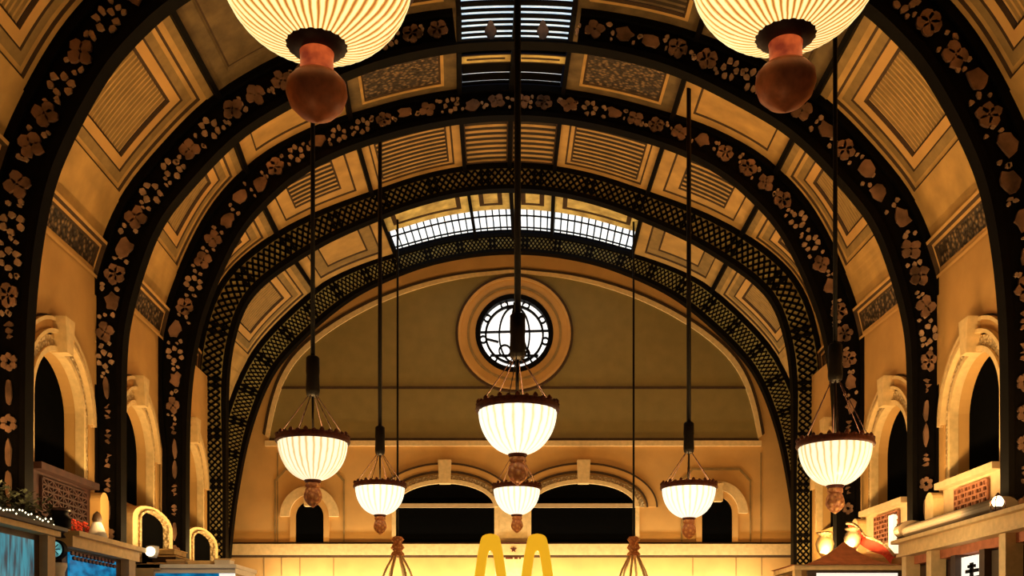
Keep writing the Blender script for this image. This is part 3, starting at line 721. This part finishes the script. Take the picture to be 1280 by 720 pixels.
# ------------------------------------------------------------------ chandeliers
def chandelier(px, rim_y, wpx, depth, label, kind, group, rod_r=.03, rings=(0.66, .55), bowl_h=.56, seed=0):
    rnd = random.Random(seed)
    x = (px-VX)*depth/1280; z = EYE+(810-rim_y)*depth/1280; w = wpx*depth/1280; r = w/2
    root = empty('chandelier', (x, depth, z), label, 'chandelier', group)
    bm = {'near': 'bowl_near', 'mid': 'bowl_mid', 'far': 'bowl_far'}[kind]
    prof = []; n = 18; bh = bowl_h*w
    for i in range(n+1):
        q = i/n*PI/2*.965; prof.append((r*.97*math.cos(q)**.92, -bh*math.sin(q)))
    mb = MB(); mb.lathe(prof, n=176 if kind == 'near' else 96, flute=44 if kind == 'near' else 24, amp=.012); mb.build('bowl', [bm], root)
    L = bpy.data.lights.new('chandelier_bulb', 'POINT'); lo = bpy.data.objects.new('chandelier_bulb', L); C.objects.link(lo); lo.parent = root
    lo.location = (0, 0, -bh*.15); L.color = (1, .62, .24); L.energy = LAMP[kind]; L.shadow_soft_size = r*.5
    # rim band with beads
    mb = MB(); mb.lathe([(r*.95, -.02*w), (r*1.03, -.025*w), (r*1.06, .0), (r*1.03, .055*w), (r*1.0, .075*w), (r*.94, .075*w), (r*.93, .0), (r*.95, -.02*w)], n=64)
    nb = 28
    for i in range(nb):
        q = 2*PI*i/nb; hgt = .035*w*(1.0+.6*(i % 2))
        mb.lathe([(.002, 0), (.030*w, 0), (.034*w, hgt*.5), (.015*w, hgt), (.002, hgt*1.15)], (r*.99*math.cos(q), r*.99*math.sin(q), .06*w), n=7)
    mb.build('rim_band', ['crest'], root)
    # finial below the bowl
    if kind == 'near':
        b0 = -bh
        mb = MB(); mb.lathe([(.01, b0+.12*w), (.13*w, b0+.13*w), (.18*w, b0+.11*w), (.19*w, b0+.065*w), (.15*w, b0+.01*w), (.11*w, b0-.02*w), (.01, b0-.02*w)], n=40, flute=20, amp=.02); mb.build('collar', ['maroon'], root)['label'] = 'dark maroon toothed collar'
        mb = MB(); mb.lathe([(.09*w, b0-.0*w), (.084*w, b0-.05*w), (.085*w, b0-.12*w), (.095*w, b0-.14*w)], n=32); mb.build('neck', ['neck'], root)['label'] = 'glowing orange-red neck'
        mb = MB(); mb.lathe([(.09*w, b0-.13*w), (.12*w, b0-.145*w), (.15*w, b0-.18*w), (.156*w, b0-.23*w), (.135*w, b0-.29*w), (.09*w, b0-.335*w), (.05*w, b0-.355*w), (.02*w, b0-.37*w), (.004, b0-.375*w)], n=40); mb.build('finial_ball', ['copper'], root)
    else:
        b0 = -bh
        mb = MB(); mb.lathe([(.01, b0+.03*w), (.11*w, b0+.03*w), (.125*w, b0), (.10*w, b0-.03*w), (.01, b0-.03*w)], n=28); col_ = mb.build('collar', ['crest'], root)
        mb = MB(); mb.lathe([(.10*w, b0-.03*w), (.105*w, b0-.08*w), (.085*w, b0-.10*w), (.10*w, b0-.12*w), (.12*w, b0-.18*w), (.125*w, b0-.24*w), (.10*w, b0-.30*w), (.06*w, b0-.34*w), (.02*w, b0-.37*w), (.004, b0-.38*w)], n=28, flute=7, amp=.06); col_.parent = mb.build('finial', ['gold_orn'], root)
    # chains from the rim up to the hub
    zr, hh = rings[0]*w, rings[1]*w; hr = .10*w
    for i in range(6):
        q = 2*PI*i/6+.3
        mb = MB(); p0 = Vector((r*.93*math.cos(q), r*.93*math.sin(q), .07*w)); p1 = Vector((hr*.55*math.cos(q), hr*.55*math.sin(q), zr))
        pts = []; rr = []
        for j in range(13):
            t = j/12; pts.append(p0.lerp(p1, t)); rr.append(.0065*w*(1.25 if j % 2 else .75))
        mb.tube(pts, rr, 6); mb.build('chain', ['maroon'], root)
    mb = MB(); mb.tube([(0, 0, -.1*w), (0, 0, zr)], .012*w+.006, 8); mb.build('inner_stem', ['iron2'], root)
    mb = MB(); mb.lathe([(.004, zr-.03*w), (hr*.5, zr-.03*w), (hr*.9, zr), (hr, zr+hh*.12), (hr*.92, zr+hh*.5), (hr*.98, zr+hh*.6), (hr*.95, zr+hh*.95), (hr*.7, zr+hh), (.004, zr+hh)], n=20); mb.build('hub', ['iron2'], root)
    zt = vault_z(x, depth)+.02-z
    mb = MB(); mb.tube([(0, 0, zr+hh*.9), (0, 0, zt)], rod_r, 8); mb.build('suspension_rod', ['iron2'], root)
    return root
LAMP = {'near': 26, 'mid': 150, 'far': 180}
G = 'bowl chandeliers hanging from the vault'
chandelier(396, -36, 244, 5.87, 'large amber fluted chandelier with dark red ball finial, upper left', 'near', G, .02, bowl_h=.40, seed=1)
chandelier(982, -46, 240, 5.87, 'large amber fluted chandelier with copper ball finial, upper right', 'near', G, .02, bowl_h=.40, seed=2)
chandelier(391, 552, 88, 16.0, 'cream bowl chandelier before the narrow window at the end wall left', 'mid', G, .035, seed=3)
chandelier(1044, 557, 91, 15.5, 'cream bowl chandelier hanging against the right pier above the terracotta roof', 'mid', G, .035, rings=(.9, .5), seed=4)
chandelier(475, 609, 63, 22.5, 'small white bowl chandelier left of the left wide arched window', 'far', G, .045, seed=5)
chandelier(861, 610, 68, 20.4, 'small white bowl chandelier right of the right wide arched window', 'far', G, .045, seed=6)
chandelier(647, 513, 100, 13.8, 'biggest white bowl chandelier hanging on the centre line before the rose window', 'far', G, .045, seed=7)
chandelier(646, 611, 59, 23.5, 'small white bowl chandelier directly below the big central one', 'far', G, .03, rings=(.8, .5), seed=8)

# two thin-rod fittings whose bowls hang below the picture
def low_chandelier(px, label):
    depth = 27.2; zz = EYE+(810-684)*depth/1280; x = (px-VX)*depth/1280
    root = empty('chandelier', (x, depth, zz), label, 'chandelier', 'low hung chandeliers before the end wall')
    mb = MB(); mb.lathe([(.004, .30), (.10, .28), (.16, .20), (.10, .12), (.13, .05), (.17, -.02), (.10, -.10), (.15, -.16), (.17, -.22), (.004, -.24)], n=20, flute=6, amp=.1); mb.build('hub', ['gold_orn'], root)
    for i in range(6):
        q = 2*PI*i/6+.2; mb = MB()
        mb.tube([(.10*math.cos(q), .10*math.sin(q), -.2), (.32*math.cos(q), .32*math.sin(q), -.62), (.52*math.cos(q), .52*math.sin(q), -1.2)], .03, 6); mb.build('chain', ['cream'], root)
    mb = MB(); mb.lathe([(.52, -1.2), (.5, -1.35), (.38, -1.6), (.2, -1.75), (.03, -1.8)], n=48); mb.build('bowl', ['bowl_far'], root)
    mb = MB(); mb.lathe([(.5, -1.22), (.56, -1.22), (.56, -1.12), (.5, -1.12), (.5, -1.22)], n=40); mb.build('rim_band', ['crest'], root)
    mb = MB(); mb.tube([(0, 0, .25), (0, 0, vault_z(x, depth)-zz)], .028, 8); mb.build('suspension_rod', ['iron2'], root)
low_chandelier(497, 'low hung fitting on a thin black rod at the left wide window')
low_chandelier(792, 'low hung fitting on a thin black rod at the right wide window')

# ------------------------------------------------------------------ yellow letter sign
ds = 18.0; sS = ds/1280
def fS(a, b, d): return Vector(((a-VX)*sS, ds+d, EYE+(810-b)*sS))
root = empty('letter_sign', (fS(644, 772, 0)), 'large yellow double-arched letter M standing under the central chandeliers', 'sign')
def parab(cx):
    yo = [667, 667.6, 669, 673, 690, 720, 774]; ho = [0, 5, 9, 12, 15.5, 20, 26]
    yi = [688, 688.8, 692, 700, 720, 774]; hi = [0, 1.5, 3.2, 4.8, 7.5, 13]
    n = 14; o = []; i = []
    for k in range(-n, n+1):
        t = abs(k)/n; sg = 1 if k > 0 else -1
        y1 = 667+107*t**2.4; y2 = 688+86*t**2.4
        o.append((cx+sg*float(np.interp(y1, yo, ho)), y1)); i.append((cx+sg*float(np.interp(y2, yi, hi)), y2))
    return i, o
for cx in (613, 671.5):
    i, o = parab(cx)
    mb = MB(); mb.band(i, o, fS, 0, .18); world_part(mb, 'letter_arch', ['yellow'], root)
# kiosk carrying the sign, below the picture
zk = fS(0, 774, 0).z
kr = empty('kiosk', (fS(644, 810, 0).x, ds+.9, 0), 'low white kiosk counter carrying the yellow letter sign', 'kiosk')
mb = MB(); mb.box((kr.location.x, ds+.9, zk/2-.15), (3.2, 2.0, zk-.3)); world_part(mb, 'body', ['white'], kr)
mb = MB(); mb.box((kr.location.x, ds+.9, zk-.15), (3.6, 2.3, .3)); world_part(mb, 'canopy', ['redcloth'], kr)

# ------------------------------------------------------------------ right shop front
def fR(D, H, d): p = P(900, D, H); p.x -= d; return p      # shop face, d into the hall
sh = empty('shop_front', (6.75+.3, 15, 0), 'cream shop front with glazed bays under the nearest right balcony', 'shop')
mb = MB(); mb.prism([(1.0, 214), (1.84, 214), (1.84, 238), (1.0, 238)], fR, -.2, .18); mb.prism([(1.0, 238), (1.845, 238), (1.845, 246), (1.0, 246)], fR, -.2, .30); mb.prism([(1.0, 208), (1.84, 208), (1.84, 214), (1.0, 214)], fR, -.2, .22); world_part(mb, 'cornice', ['cream'], sh)
mb = MB(); mb.prism([(1.0, 190), (1.84, 190), (1.84, 208), (1.0, 208)], fR, -.2, .0); world_part(mb, 'fascia', ['roof'], sh)
for dpt in (1.455, 1.715, 1.825):
    mb = MB(); mb.prism([(dpt-.010, -213), (dpt+.010, -213), (dpt+.010, 208), (dpt-.010, 208)], fR, -.1, .14); world_part(mb, 'post', ['cream'], sh)
mb = MB(); mb.prism([(1.0, -213), (1.84, -213), (1.84, 190), (1.0, 190)], fR, -.22, -.2); world_part(mb, 'back_panel', ['wood'], sh)
for d0, d1, mt in ((1.47, 1.53, 'beige'), (1.725, 1.84, 'wood'), (1.655, 1.70, 'fretd')):
    mb = MB(); mb.prism([(d0, -120), (d1, -120), (d1, 186), (d0, 186)], fR, -.2, -.1); world_part(mb, 'glazed_panel', [mt], sh)
for d0 in (1.54, 1.642):
    mb = MB(); mb.prism([(d0-.009, -213), (d0+.009, -213), (d0+.009, 190), (d0-.009, 190)], fR, -.15, .05); world_part(mb, 'mullion', ['wood'], sh)
ps = empty('backlit_sign', fR(1.59, 100, -.05), 'white backlit sign with black figure inside the right shop front', 'sign')
mb = MB(); mb.prism([(1.552, 20), (1.632, 20), (1.632, 184), (1.552, 184)], fR, -.12, -.04); world_part(mb, 'panel', ['paper'], ps)
mb = MB()
def st_(d0, d1, h0, h1): mb.prism([(d0, h0), (d1, h0), (d1, h1), (d0, h1)], fR, -.04, -.02)
st_(1.570, 1.614, 150, 157); st_(1.562, 1.622, 134, 143); st_(1.588, 1.598, 60, 170); st_(1.575, 1.610, 112, 118); st_(1.580, 1.606, 160, 166)
world_part(mb, 'black_figure', ['iron'], ps)
gp = MB(); gp.prism([(1.463, 40), (1.53, 40), (1.53, 186), (1.463, 186)], fR, -.09, -.05); o = gp.build('display_card', ['taupe'], None, fR(1.5, 40, -.06)); tag(o, 'grey display card beside the white backlit sign', 'card')
# rolled awning above the cornice
aw = empty('rolled_awning', fR(1.6, 246, -.2), 'long taupe rolled awning lying along the right shop cornice', 'awning')
def roll(c, H, rd, rh): return [(rd*math.cos(2*PI*i/16), H+rh*math.sin(2*PI*i/16)) for i in range(16)]
mb = MB(); vs = []
for Dd in (1.478, 1.82): vs += [fR(Dd, H, dd) for dd, H in roll(0, 264, .20, 17)]
mb.add(vs, [(i, (i+1) % 16, 16+(i+1) % 16, 16+i) for i in range(16)]+[tuple(range(16)), tuple(range(31, 15, -1))]); world_part(mb, 'roll', ['taupe'], aw)
mb = MB(); vs = []
for Dd in (1.82, 1.843): vs += [fR(Dd, H, dd) for dd, H in roll(0, 269, .26, 22)]
mb.add(vs, [(i, (i+1) % 16, 16+(i+1) % 16, 16+i) for i in range(16)]+[tuple(range(16)), tuple(range(31, 15, -1))]); world_part(mb, 'end_cap', ['taupe'], aw)
# globe lamp on the cornice
def globe(pos, r, label, dark=True):
    rt = empty('globe_lamp', pos, label, 'lamp')
    mb = MB(); mb.lathe([(.004, 0), (r*1.3, 0), (r*1.3, r*.4), (r*.7, r*.6), (r*.7, r*1.0)], n=20); mb.build('base', ['maroon'], rt)
    mb = MB(); mb.lathe([(r*math.cos(-PI/2+PI*i/12)+.001, r*1.9+r*math.sin(-PI/2+PI*i/12)*1.1) for i in range(13)], n=24); mb.build('globe', ['lampw'], rt)
    mb = MB()
    for i in range(4):
        q = PI/4+PI/2*i; mb.tube([(r*1.2*math.cos(q), r*1.2*math.sin(q), r*.3), (r*1.35*math.cos(q), r*1.35*math.sin(q), r*1.9), (0, 0, r*3.5)], r*.12, 6)
    mb.build('cage', ['maroon'], rt)
globe(fR(1.45, 246, .22), .075, 'small glowing globe lamp on the right shop cornice at the picture edge')

# right kiosk with terracotta roof
kx0, kx1, kD = 634, 917, 1.85
kt = empty('roofed_kiosk', P(795, kD+.08, -213), 'kiosk with swept terracotta tent roof below the right chandelier', 'kiosk')
EV = 193
mb = MB(); n = 10
cx, cd = 787, kD+.08
for i in range(n):     # swept hip roof: concave slope towards the peak
    t0, t1 = i/n, (i+1)/n
    f0, f1 = (1-t0), (1-t1)
    def ringp(t):
        s = (1-t)**1.0; h = EV+64*(t**2.3)
        return [P(cx+(kx0-cx)*s, cd-.08*s, h), P(cx+(kx1-cx)*s, cd-.08*s, h), P(cx+(kx1-cx)*s, cd+.08*s, h), P(cx+(kx0-cx)*s, cd+.08*s, h)]
    a, b = ringp(t0), ringp(t1)
    for j in range(4): mb.quad(a[j], a[(j+1) % 4], b[(j+1) % 4], b[j])
a = ringp(0); mb.quad(a[0], a[3], a[2], a[1]); world_part(mb, 'roof', ['roof'], kt)
mb = MB()
def kb(x0, x1, d0, d1, h0, h1, mi=0): mb.hexa([P(x0, d0, h0), P(x1, d0, h0), P(x1, d1, h0), P(x0, d1, h0), P(x0, d0, h1), P(x1, d0, h1), P(x1, d1, h1), P(x0, d1, h1)], mi)
kb(kx0+8, kx1-8, cd-.075, cd+.075, EV-12, EV-1); world_part(mb, 'eaves_board', ['cream'], kt)
mb = MB(); kb(kx0+40, kx1-15, cd-.072, cd-.065, EV-60, EV-13); world_part(mb, 'sign_strip', ['wood'], kt)
mb = MB(); kb(kx0+60, kx1-35, cd-.074, cd-.072, EV-50, EV-19); world_part(mb, 'sign_panel', ['paper'], kt)
for xx in (kx0+20, kx1-20):
    mb = MB(); kb(xx-8, xx+8, cd-.065, cd-.05, -213, EV-12); world_part(mb, 'post', ['cream'], kt)
mb = MB(); kb(kx0+20, kx1-20, cd-.05, cd+.06, -213, -80); world_part(mb, 'counter', ['beige'], kt)
# urns and drape behind the kiosk roof
def urn(pos, h, label, mat='cream'):
    rt = empty('urn', pos, label, 'urn')
    mb = MB(); mb.lathe([(.004, 0), (.30*h, 0), (.28*h, .06*h), (.12*h, .12*h), (.14*h, .2*h), (.27*h, .4*h), (.31*h, .62*h), (.24*h, .8*h), (.18*h, .86*h), (.26*h, .95*h), (.24*h, 1.0*h), (.004, .97*h)], n=24); ub = mb.build('body', [mat], rt)
    mb = MB(); mb.lathe([(.255*h, .93*h), (.28*h, .965*h), (.255*h, 1.0*h), (.23*h, .965*h), (.255*h, .93*h)], n=24); mb.build('lip', ['creamc'], ub)
    return rt
led = empty('cornice_shelf', P(900, 2.10, 232), 'cream moulded shelf behind the terracotta roof', 'shelf')
mb = MB(); kb(830, 985, 2.03, 2.28, 228, 240); kb(835, 985, 2.035, 2.275, 214, 228); kb(845, 985, 2.04, 2.27, 190, 214); world_part(mb, 'mouldings', ['cream'], led)
urn(P(862, 2.06, 240), .52, 'cream urn standing left of the red drape on the right', 'beige')
urn(P(856, 2.23, 240), .62, 'pale urn at the foot of the right pier beyond the kiosk', 'cream')
mb = MB(); nI, nJ = 14, 8
def dr(i, j):
    t = i/nI; s = j/nJ
    X = 876+52*t + 5*math.sin(t*9+s*2); Dd = 2.12-.155*t; H = 328-100*t**1.15-38*s*(1-.45*t)+4*math.sin(t*11+s*5)
    return P(X-6*s, Dd, H)
for i in range(nI):
    for j in range(nJ): mb.quad(dr(i, j), dr(i+1, j), dr(i+1, j+1), dr(i, j+1))
dro = empty('red_drape', P(880, 2.13, 300), 'red cloth draped with a pale cord before the right fretwork', 'drape')
world_part(mb, 'cloth', ['redcloth'], dro)
mb = MB(); mb.tube([dr(i, 0)+Vector((-.04, -.02, .02)) for i in range(nI+1)], .028, 6); world_part(mb, 'cord', ['creamc'], dro)
mb = MB(); kb(955, 974, 2.035, 2.06, 240, 340)
wp = mb.build('lit_panel', ['paper_warm'], None, P(965, 2.05, 240)); tag(wp, 'upright pale lit panel beside the right middle fretwork', 'panel')

# ------------------------------------------------------------------ left stalls
def fL(D, H, d): p = P(-900, D, H); p.x += d; return p
s1 = empty('screen_stall', (-6.75-.3, 14, 0), 'stall with big teal screen at the lower left picture corner', 'stall')
mb = MB(); mb.prism([(1.0, 212), (1.53, 212), (1.53, 222), (1.0, 222)], fL, -.2, .20); mb.prism([(1.0, 222), (1.535, 222), (1.535, 229), (1.0, 229)], fL, -.2, .28, 1); world_part(mb, 'cornice', ['cream', 'wood'], s1)
mb = MB(); mb.prism([(1.0, -213), (1.53, -213), (1.53, 212), (1.0, 212)], fL, -.2, .0); world_part(mb, 'frame', ['wood'], s1)
mb = MB(); mb.prism([(1.12, 30), (1.482, 30), (1.482, 200), (1.12, 200)], fL, .0, .03); world_part(mb, 'screen', ['screen'], s1)
mb = MB(); mb.prism([(1.505, -213), (1.53, -213), (1.53, 212), (1.505, 212)], fL, .0, .12); world_part(mb, 'post', ['beige'], s1)
s2 = empty('screen_stall', (-6.75-.3, 16.2, 0), 'stall with dark dotted pelmet over a deep blue screen, second on the left', 'stall')
mb = MB(); mb.prism([(1.58, 200), (1.86, 200), (1.86, 222), (1.58, 222)], fL, -.2, .16); mb.prism([(1.58, 222), (1.865, 222), (1.865, 232), (1.58, 232)], fL, -.2, .26); world_part(mb, 'cornice', ['cream'], s2)
mb = MB(); mb.prism([(1.58, -213), (1.86, -213), (1.86, 200), (1.58, 200)], fL, -.2, .0); world_part(mb, 'frame', ['wood'], s2)
mb = MB(); mb.prism([(1.60, 20), (1.785, 20), (1.785, 192), (1.60, 192)], fL, .0, .03); world_part(mb, 'screen', ['screen2'], s2)
mb = MB()
for i in range(12):
    for j in range(2):
        d0 = 1.606+i*.0145+(j*.007); mb.prism([(d0+p*1.0, 190-j*9+q) for p, q in [(x*.0052, y*4.2) for x, y in [(math.cos(2*PI*k/8), math.sin(2*PI*k/8)) for k in range(8)]]], fL, .03, .06)
world_part(mb, 'dotted_pelmet', ['crest'], s2)
mb = MB(); mb.prism([(1.815, -213), (1.845, -213), (1.845, 200), (1.815, 200)], fL, .0, .14); world_part(mb, 'post', ['beige'], s2)
# cyan dial on a column between the stalls
dc = empty('dial_column', P(-893, 1.556, -213), 'slim column with round cyan dial between two left screens', 'column')
c0 = P(-893, 1.556, 0)
mb = MB(); mb.lathe([(.004, 0), (.16, 0), (.16, .1), (.09, .2), (.085, 2.7), (.12, 2.78), (.12, 2.84), (.004, 2.84)], (c0.x, c0.y, 0), n=20); world_part(mb, 'shaft', ['white'], dc)
zc = EYE+190*U
def disc(mb, r, y0, y1, mi=0): mb.prism([(r*math.cos(2*PI*i/28), r*math.sin(2*PI*i/28)) for i in range(28)], lambda a, b, d: Vector((c0.x+a, c0.y+d, zc+b)), y0, y1, mi)
mb = MB(); disc(mb, .145, -.14, -.02); world_part(mb, 'rim', ['iron'], dc)
mb = MB(); disc(mb, .115, -.165, -.14); dl = world_part(mb, 'dial', ['cyan'], dc)
mb = MB()
for i in range(4):
    q = i*PI/4
    mb.prism([(math.cos(q)*a-math.sin(q)*b, math.sin(q)*a+math.cos(q)*b) for a, b in ((-.1, -.006), (.1, -.006), (.1, .006), (-.1, .006))], lambda a, b, d: Vector((c0.x+a, c0.y+d, zc+b)), -.172, -.165)
world_part(mb, 'spokes', ['iron'], dc).parent = dl
uu = empty('dark_urn', P(-893, 1.556, 215), 'dark urn on top of the dial column on the left', 'urn')
mb = MB(); mb.lathe([(.004, 0), (.10, 0), (.07, .05), (.16, .16), (.18, .26), (.12, .34), (.15, .40), (.004, .42)], n=20); mb.build('body', ['iron'], uu)
mb = MB(); mb.lathe([(.15, .38), (.165, .40), (.15, .42), (.135, .40), (.15, .38)], n=20); mb.build('lip', ['maroon'], uu)
# planter of dark foliage with tiny lights above the first stall
pl = empty('planter', fL(1.35, 229, -.1), 'long planter of dark foliage with tiny lights on the left stall cornice', 'planter')
mb = MB(); mb.prism([(1.15, 229), (1.525, 229), (1.525, 243), (1.15, 243)], fL, -.12, .12); world_part(mb, 'trough', ['leaf'], pl)
mb = MB(); rn = random.Random(3)
for i in range(900):
    D_ = rn.uniform(1.16, 1.525); H_ = 240+rn.random()**1.4*46; d_ = rn.uniform(-.12, .13); p = fL(D_, H_, d_); a = rn.random()*6.28; e = rn.uniform(-1, 1); l = rn.uniform(.05, .11)
    t = Vector((math.cos(a), math.sin(a), e)).normalized()*l; sdv = Vector((-math.sin(a), math.cos(a), .3)).normalized()*l*.35
    mb.quad(p, p+t*.5+sdv, p+t, p+t*.5-sdv)
world_part(mb, 'foliage', ['leaf'], pl)
mb = MB()
for i in range(26):
    p = fL(1.30+i*.0087, 236+rn.uniform(-4, 9), .15); mb.lathe([(.001, -.014), (.014, 0), (.001, .014)], tuple(p), n=6)
o = world_part(mb, 'fairy_lights', ['lampw'], pl)
# shaded lamp and spotlight on the second cornice
tl = empty('shaded_lamp', fL(1.725, 232, -.05), 'small lamp with white cone shade on the left cornice', 'lamp')
mb = MB(); mb.lathe([(.004, 0), (.09, 0), (.09, .03), (.025, .05), (.025, .12)], n=16); mb.build('base', ['maroon'], tl)
mb = MB(); mb.lathe([(.17, .02), (.15, .08), (.09, .24), (.06, .30)], n=24); shd = mb.build('shade', ['white'], tl)
mb = MB(); mb.lathe([(.065, .29), (.08, .34), (.06, .42), (.02, .46), (.003, .47)], n=16); mb.build('cap', ['wood'], shd)
sp_ = empty('spotlight', fL(1.885, 226, .30), 'bright white spotlight at the end of the second left stall', 'spotlight')
mb = MB(); mb.lathe([(.004, -.10), (.07, -.10), (.11, .0), (.11, .10), (.004, .12)], n=20); mb.build('housing', ['white'], sp_)
mb = MB(); mb.prism([(.085*math.cos(2*PI*i/20), .085*math.sin(2*PI*i/20)) for i in range(20)], lambda a, b, d: Vector((a+.0, d, b)), -.13, -.115); mb.build('lens', ['lampw'], sp_)
# red flowers on the ledge before the maroon balcony
fl = empty('red_flowers', P(-950, 1.74, 240), 'cluster of red flowers on the left ledge before the maroon balcony', 'flowers', None)
mb = MB()
for i in range(46):
    p = P(-950+rn.uniform(-14, 18), rn.uniform(1.67, 1.80), 240+rn.uniform(4, 30))
    for k in range(5):
        q = 2*PI*k/5+rn.random(); c = p+Vector((.03*math.cos(q), -.01, .03*math.sin(q))); mb.lathe([(.001, -.022), (.026, 0), (.001, .022)], tuple(c), n=6)
world_part(mb, 'blossoms', ['redcloth'], fl)
mb = MB()
for i in range(30):
    p = P(-950+rn.uniform(-14, 18), rn.uniform(1.67, 1.80), 234); mb.tube([p, p+Vector((rn.uniform(-.03, .03), 0, rn.uniform(.08, .2)))], .006, 5)
world_part(mb, 'stems', ['leaf'], fl)
# front-facing screen stall
s3 = empty('screen_stall', P(-785, 1.93, -213), 'white framed stall with blue screen facing the camera, lower left', 'stall')
mb = MB(); kb(-905, -668, 1.90, 2.05, 190, 199); kb(-900, -672, 1.905, 2.05, 178, 190); world_part(mb, 'top_frame', ['white'], s3)
mb = MB(); kb(-896, -676, 1.915, 2.04, -213, 178); world_part(mb, 'body', ['beige'], s3)
mb = MB(); kb(-886, -712, 1.91, 1.916, 40, 178); world_part(mb, 'screen', ['screen2'], s3)
mb = MB(); kb(-712, -676, 1.908, 1.916, 40, 178); world_part(mb, 'side_panel', ['paper'], s3)
def carton(x, D, h, w, dd, hh, mat, label, cat='carton', nm='carton', group=None):
    rt = empty(nm, P(x, D, h), label, cat, group)
    mb = MB(); mb.box((0, 0, hh/2), (w, dd, hh)); o = mb.build('body', [mat], rt)
    mb = MB(); mb.box((0, 0, hh+.015), (w*1.06, dd*1.06, .03)); mb.build('lid', ['cream'], rt)
    return rt
carton(-835, 1.97, 199, .34, .3, .10, 'beige', 'low beige carton on the white stall, nearest the niche')
carton(-775, 1.96, 199, .40, .3, .07, 'cream', 'flat cream carton in the middle of the white stall top')
carton(-722, 1.97, 199, .28, .3, .12, 'white', 'white carton near the right end of the white stall top')
# stacked trays before the niche
for i, (dx, mat, lb) in enumerate(((0, 'beige', 'lowest tan tray of the stack before the left niche'), (6, 'wood', 'dark middle tray of the stack before the left niche'), (2, 'gilt2', 'gilt top tray of the stack before the left niche'))):
    tr = empty('tray', P(-895+dx*.6, 2.06, 200+i*18), lb, 'tray', 'trays stacked before the left niche')
    mb = MB(); mb.box((0, 0, .05), (.5-.06*i, .95-.12*i, .08)); mb.build('body', [mat], tr)
    mb = MB(); mb.box((0, 0, .10), (.54-.06*i, 1.0-.12*i, .02)); mb.build('rim', ['cream'], tr)
lg = empty('cornice_shelf', P(-930, 2.2, 190), 'tan moulded shelf under the left niches', 'shelf')
mb = MB(); kb(-990, -850, 1.90, 2.62, 186, 200); kb(-990, -865, 1.90, 2.62, 165, 186); world_part(mb, 'mouldings', ['beige'], lg)
urn(P(-905, 2.40, 200), .34, 'cream urn before the small farthest left niche')
# shelf under the maroon balcony on the left
lg = empty('cornice_shelf', P(-950, 1.72, 232), 'tan ledge under the maroon balcony front', 'shelf')
mb = MB(); kb(-990, -905, 1.56, 1.90, 226, 238); world_part(mb, 'mouldings', ['beige'], lg)

# ------------------------------------------------------------------ light
def area(name, loc, target, size, sizey, energy, col=(1, .62, .24)):
    L = bpy.data.lights.new(name, 'AREA'); L.shape = 'RECTANGLE'; L.size = size; L.size_y = sizey; L.energy = energy; L.color = col
    o = bpy.data.objects.new(name, L); C.objects.link(o); o.location = loc
    d = Vector(target)-Vector(loc); o.rotation_euler = d.to_track_quat('-Z', 'Y').to_euler(); return o
def point(name, loc, e, col=(1, .62, .26), r=.12):
    L = bpy.data.lights.new(name, 'POINT'); L.energy = e; L.color = col; L.shadow_soft_size = r
    o = bpy.data.objects.new(name, L); C.objects.link(o); o.location = loc; return o
# unseen fill points, added to brighten finials, rib soffits and shop faces
for x, y, e in ((-3.0, 10, 70), (3.0, 10, 70), (0, 14.5, 60), (-3.2, 19, 60), (3.4, 18.0, 60), (0, 22, 50), (1.0, 5.2, 12), (-1.6, 5.2, 12)):
    point('shop_fill', (x, y, 2.7), e)
point('shop_fill', tuple(fR(1.55, 150, 1.6)), 60, (1, .72, .38))
point('shop_fill', tuple(fL(1.80, 262, 1.3)), 14, (1, .70, .34))
point('shop_fill', tuple(P(700, 1.75, 300)), 14, (1, .66, .30))
# cornice strip lights washing the side walls and the vault
for side, e in ((-1, 1.4), (1, 1.75)):
    for k, D_ in enumerate((1.33, 1.71, 2.09, 2.46)):
        o = area('cornice_light', P(side*850, D_, 262), P(side*1000, D_, 700), 2.6, .15, 62*e)
        o.rotation_euler = (Vector(P(side*1010, D_, 720))-o.location).to_track_quat('-Z', 'Y').to_euler()
# end wall wash from the sign lights under the ledge and over the shops
for x in (-6.0, -3.6, -1.2, 1.2, 3.6, 6.0):
    area('wall_wash', (x, YW-1.5, 3.0), (x, YW, 6.0), 2.2, .2, 38, (1, .62, .22))
    area('wall_wash', (x, YW-.7, 3.0), (x, YW, 3.9), 2.2, .15, 62, (1, .86, .58))

w = bpy.data.worlds.new('night'); bpy.context.scene.world = w; w.use_nodes = True
bg = w.node_tree.nodes['Background']; bg.inputs[0].default_value = (.02, .02, .03, 1); bg.inputs[1].default_value = .15

# ------------------------------------------------------------------ camera (level, shifted up)
cam = bpy.data.cameras.new('camera'); co = bpy.data.objects.new('camera', cam); C.objects.link(co)
co.location = (0, 0, EYE); co.rotation_euler = (PI/2, 0, 0)
cam.sensor_width = 36; cam.lens = 36; cam.shift_x = -(VX-640)/1280; cam.shift_y = (810-360)/1280; cam.clip_end = 200
bpy.context.scene.camera = co
vs = bpy.context.scene.view_settings
vs.view_transform = 'Standard'; vs.look = 'None'; vs.exposure = 0; vs.gamma = 1
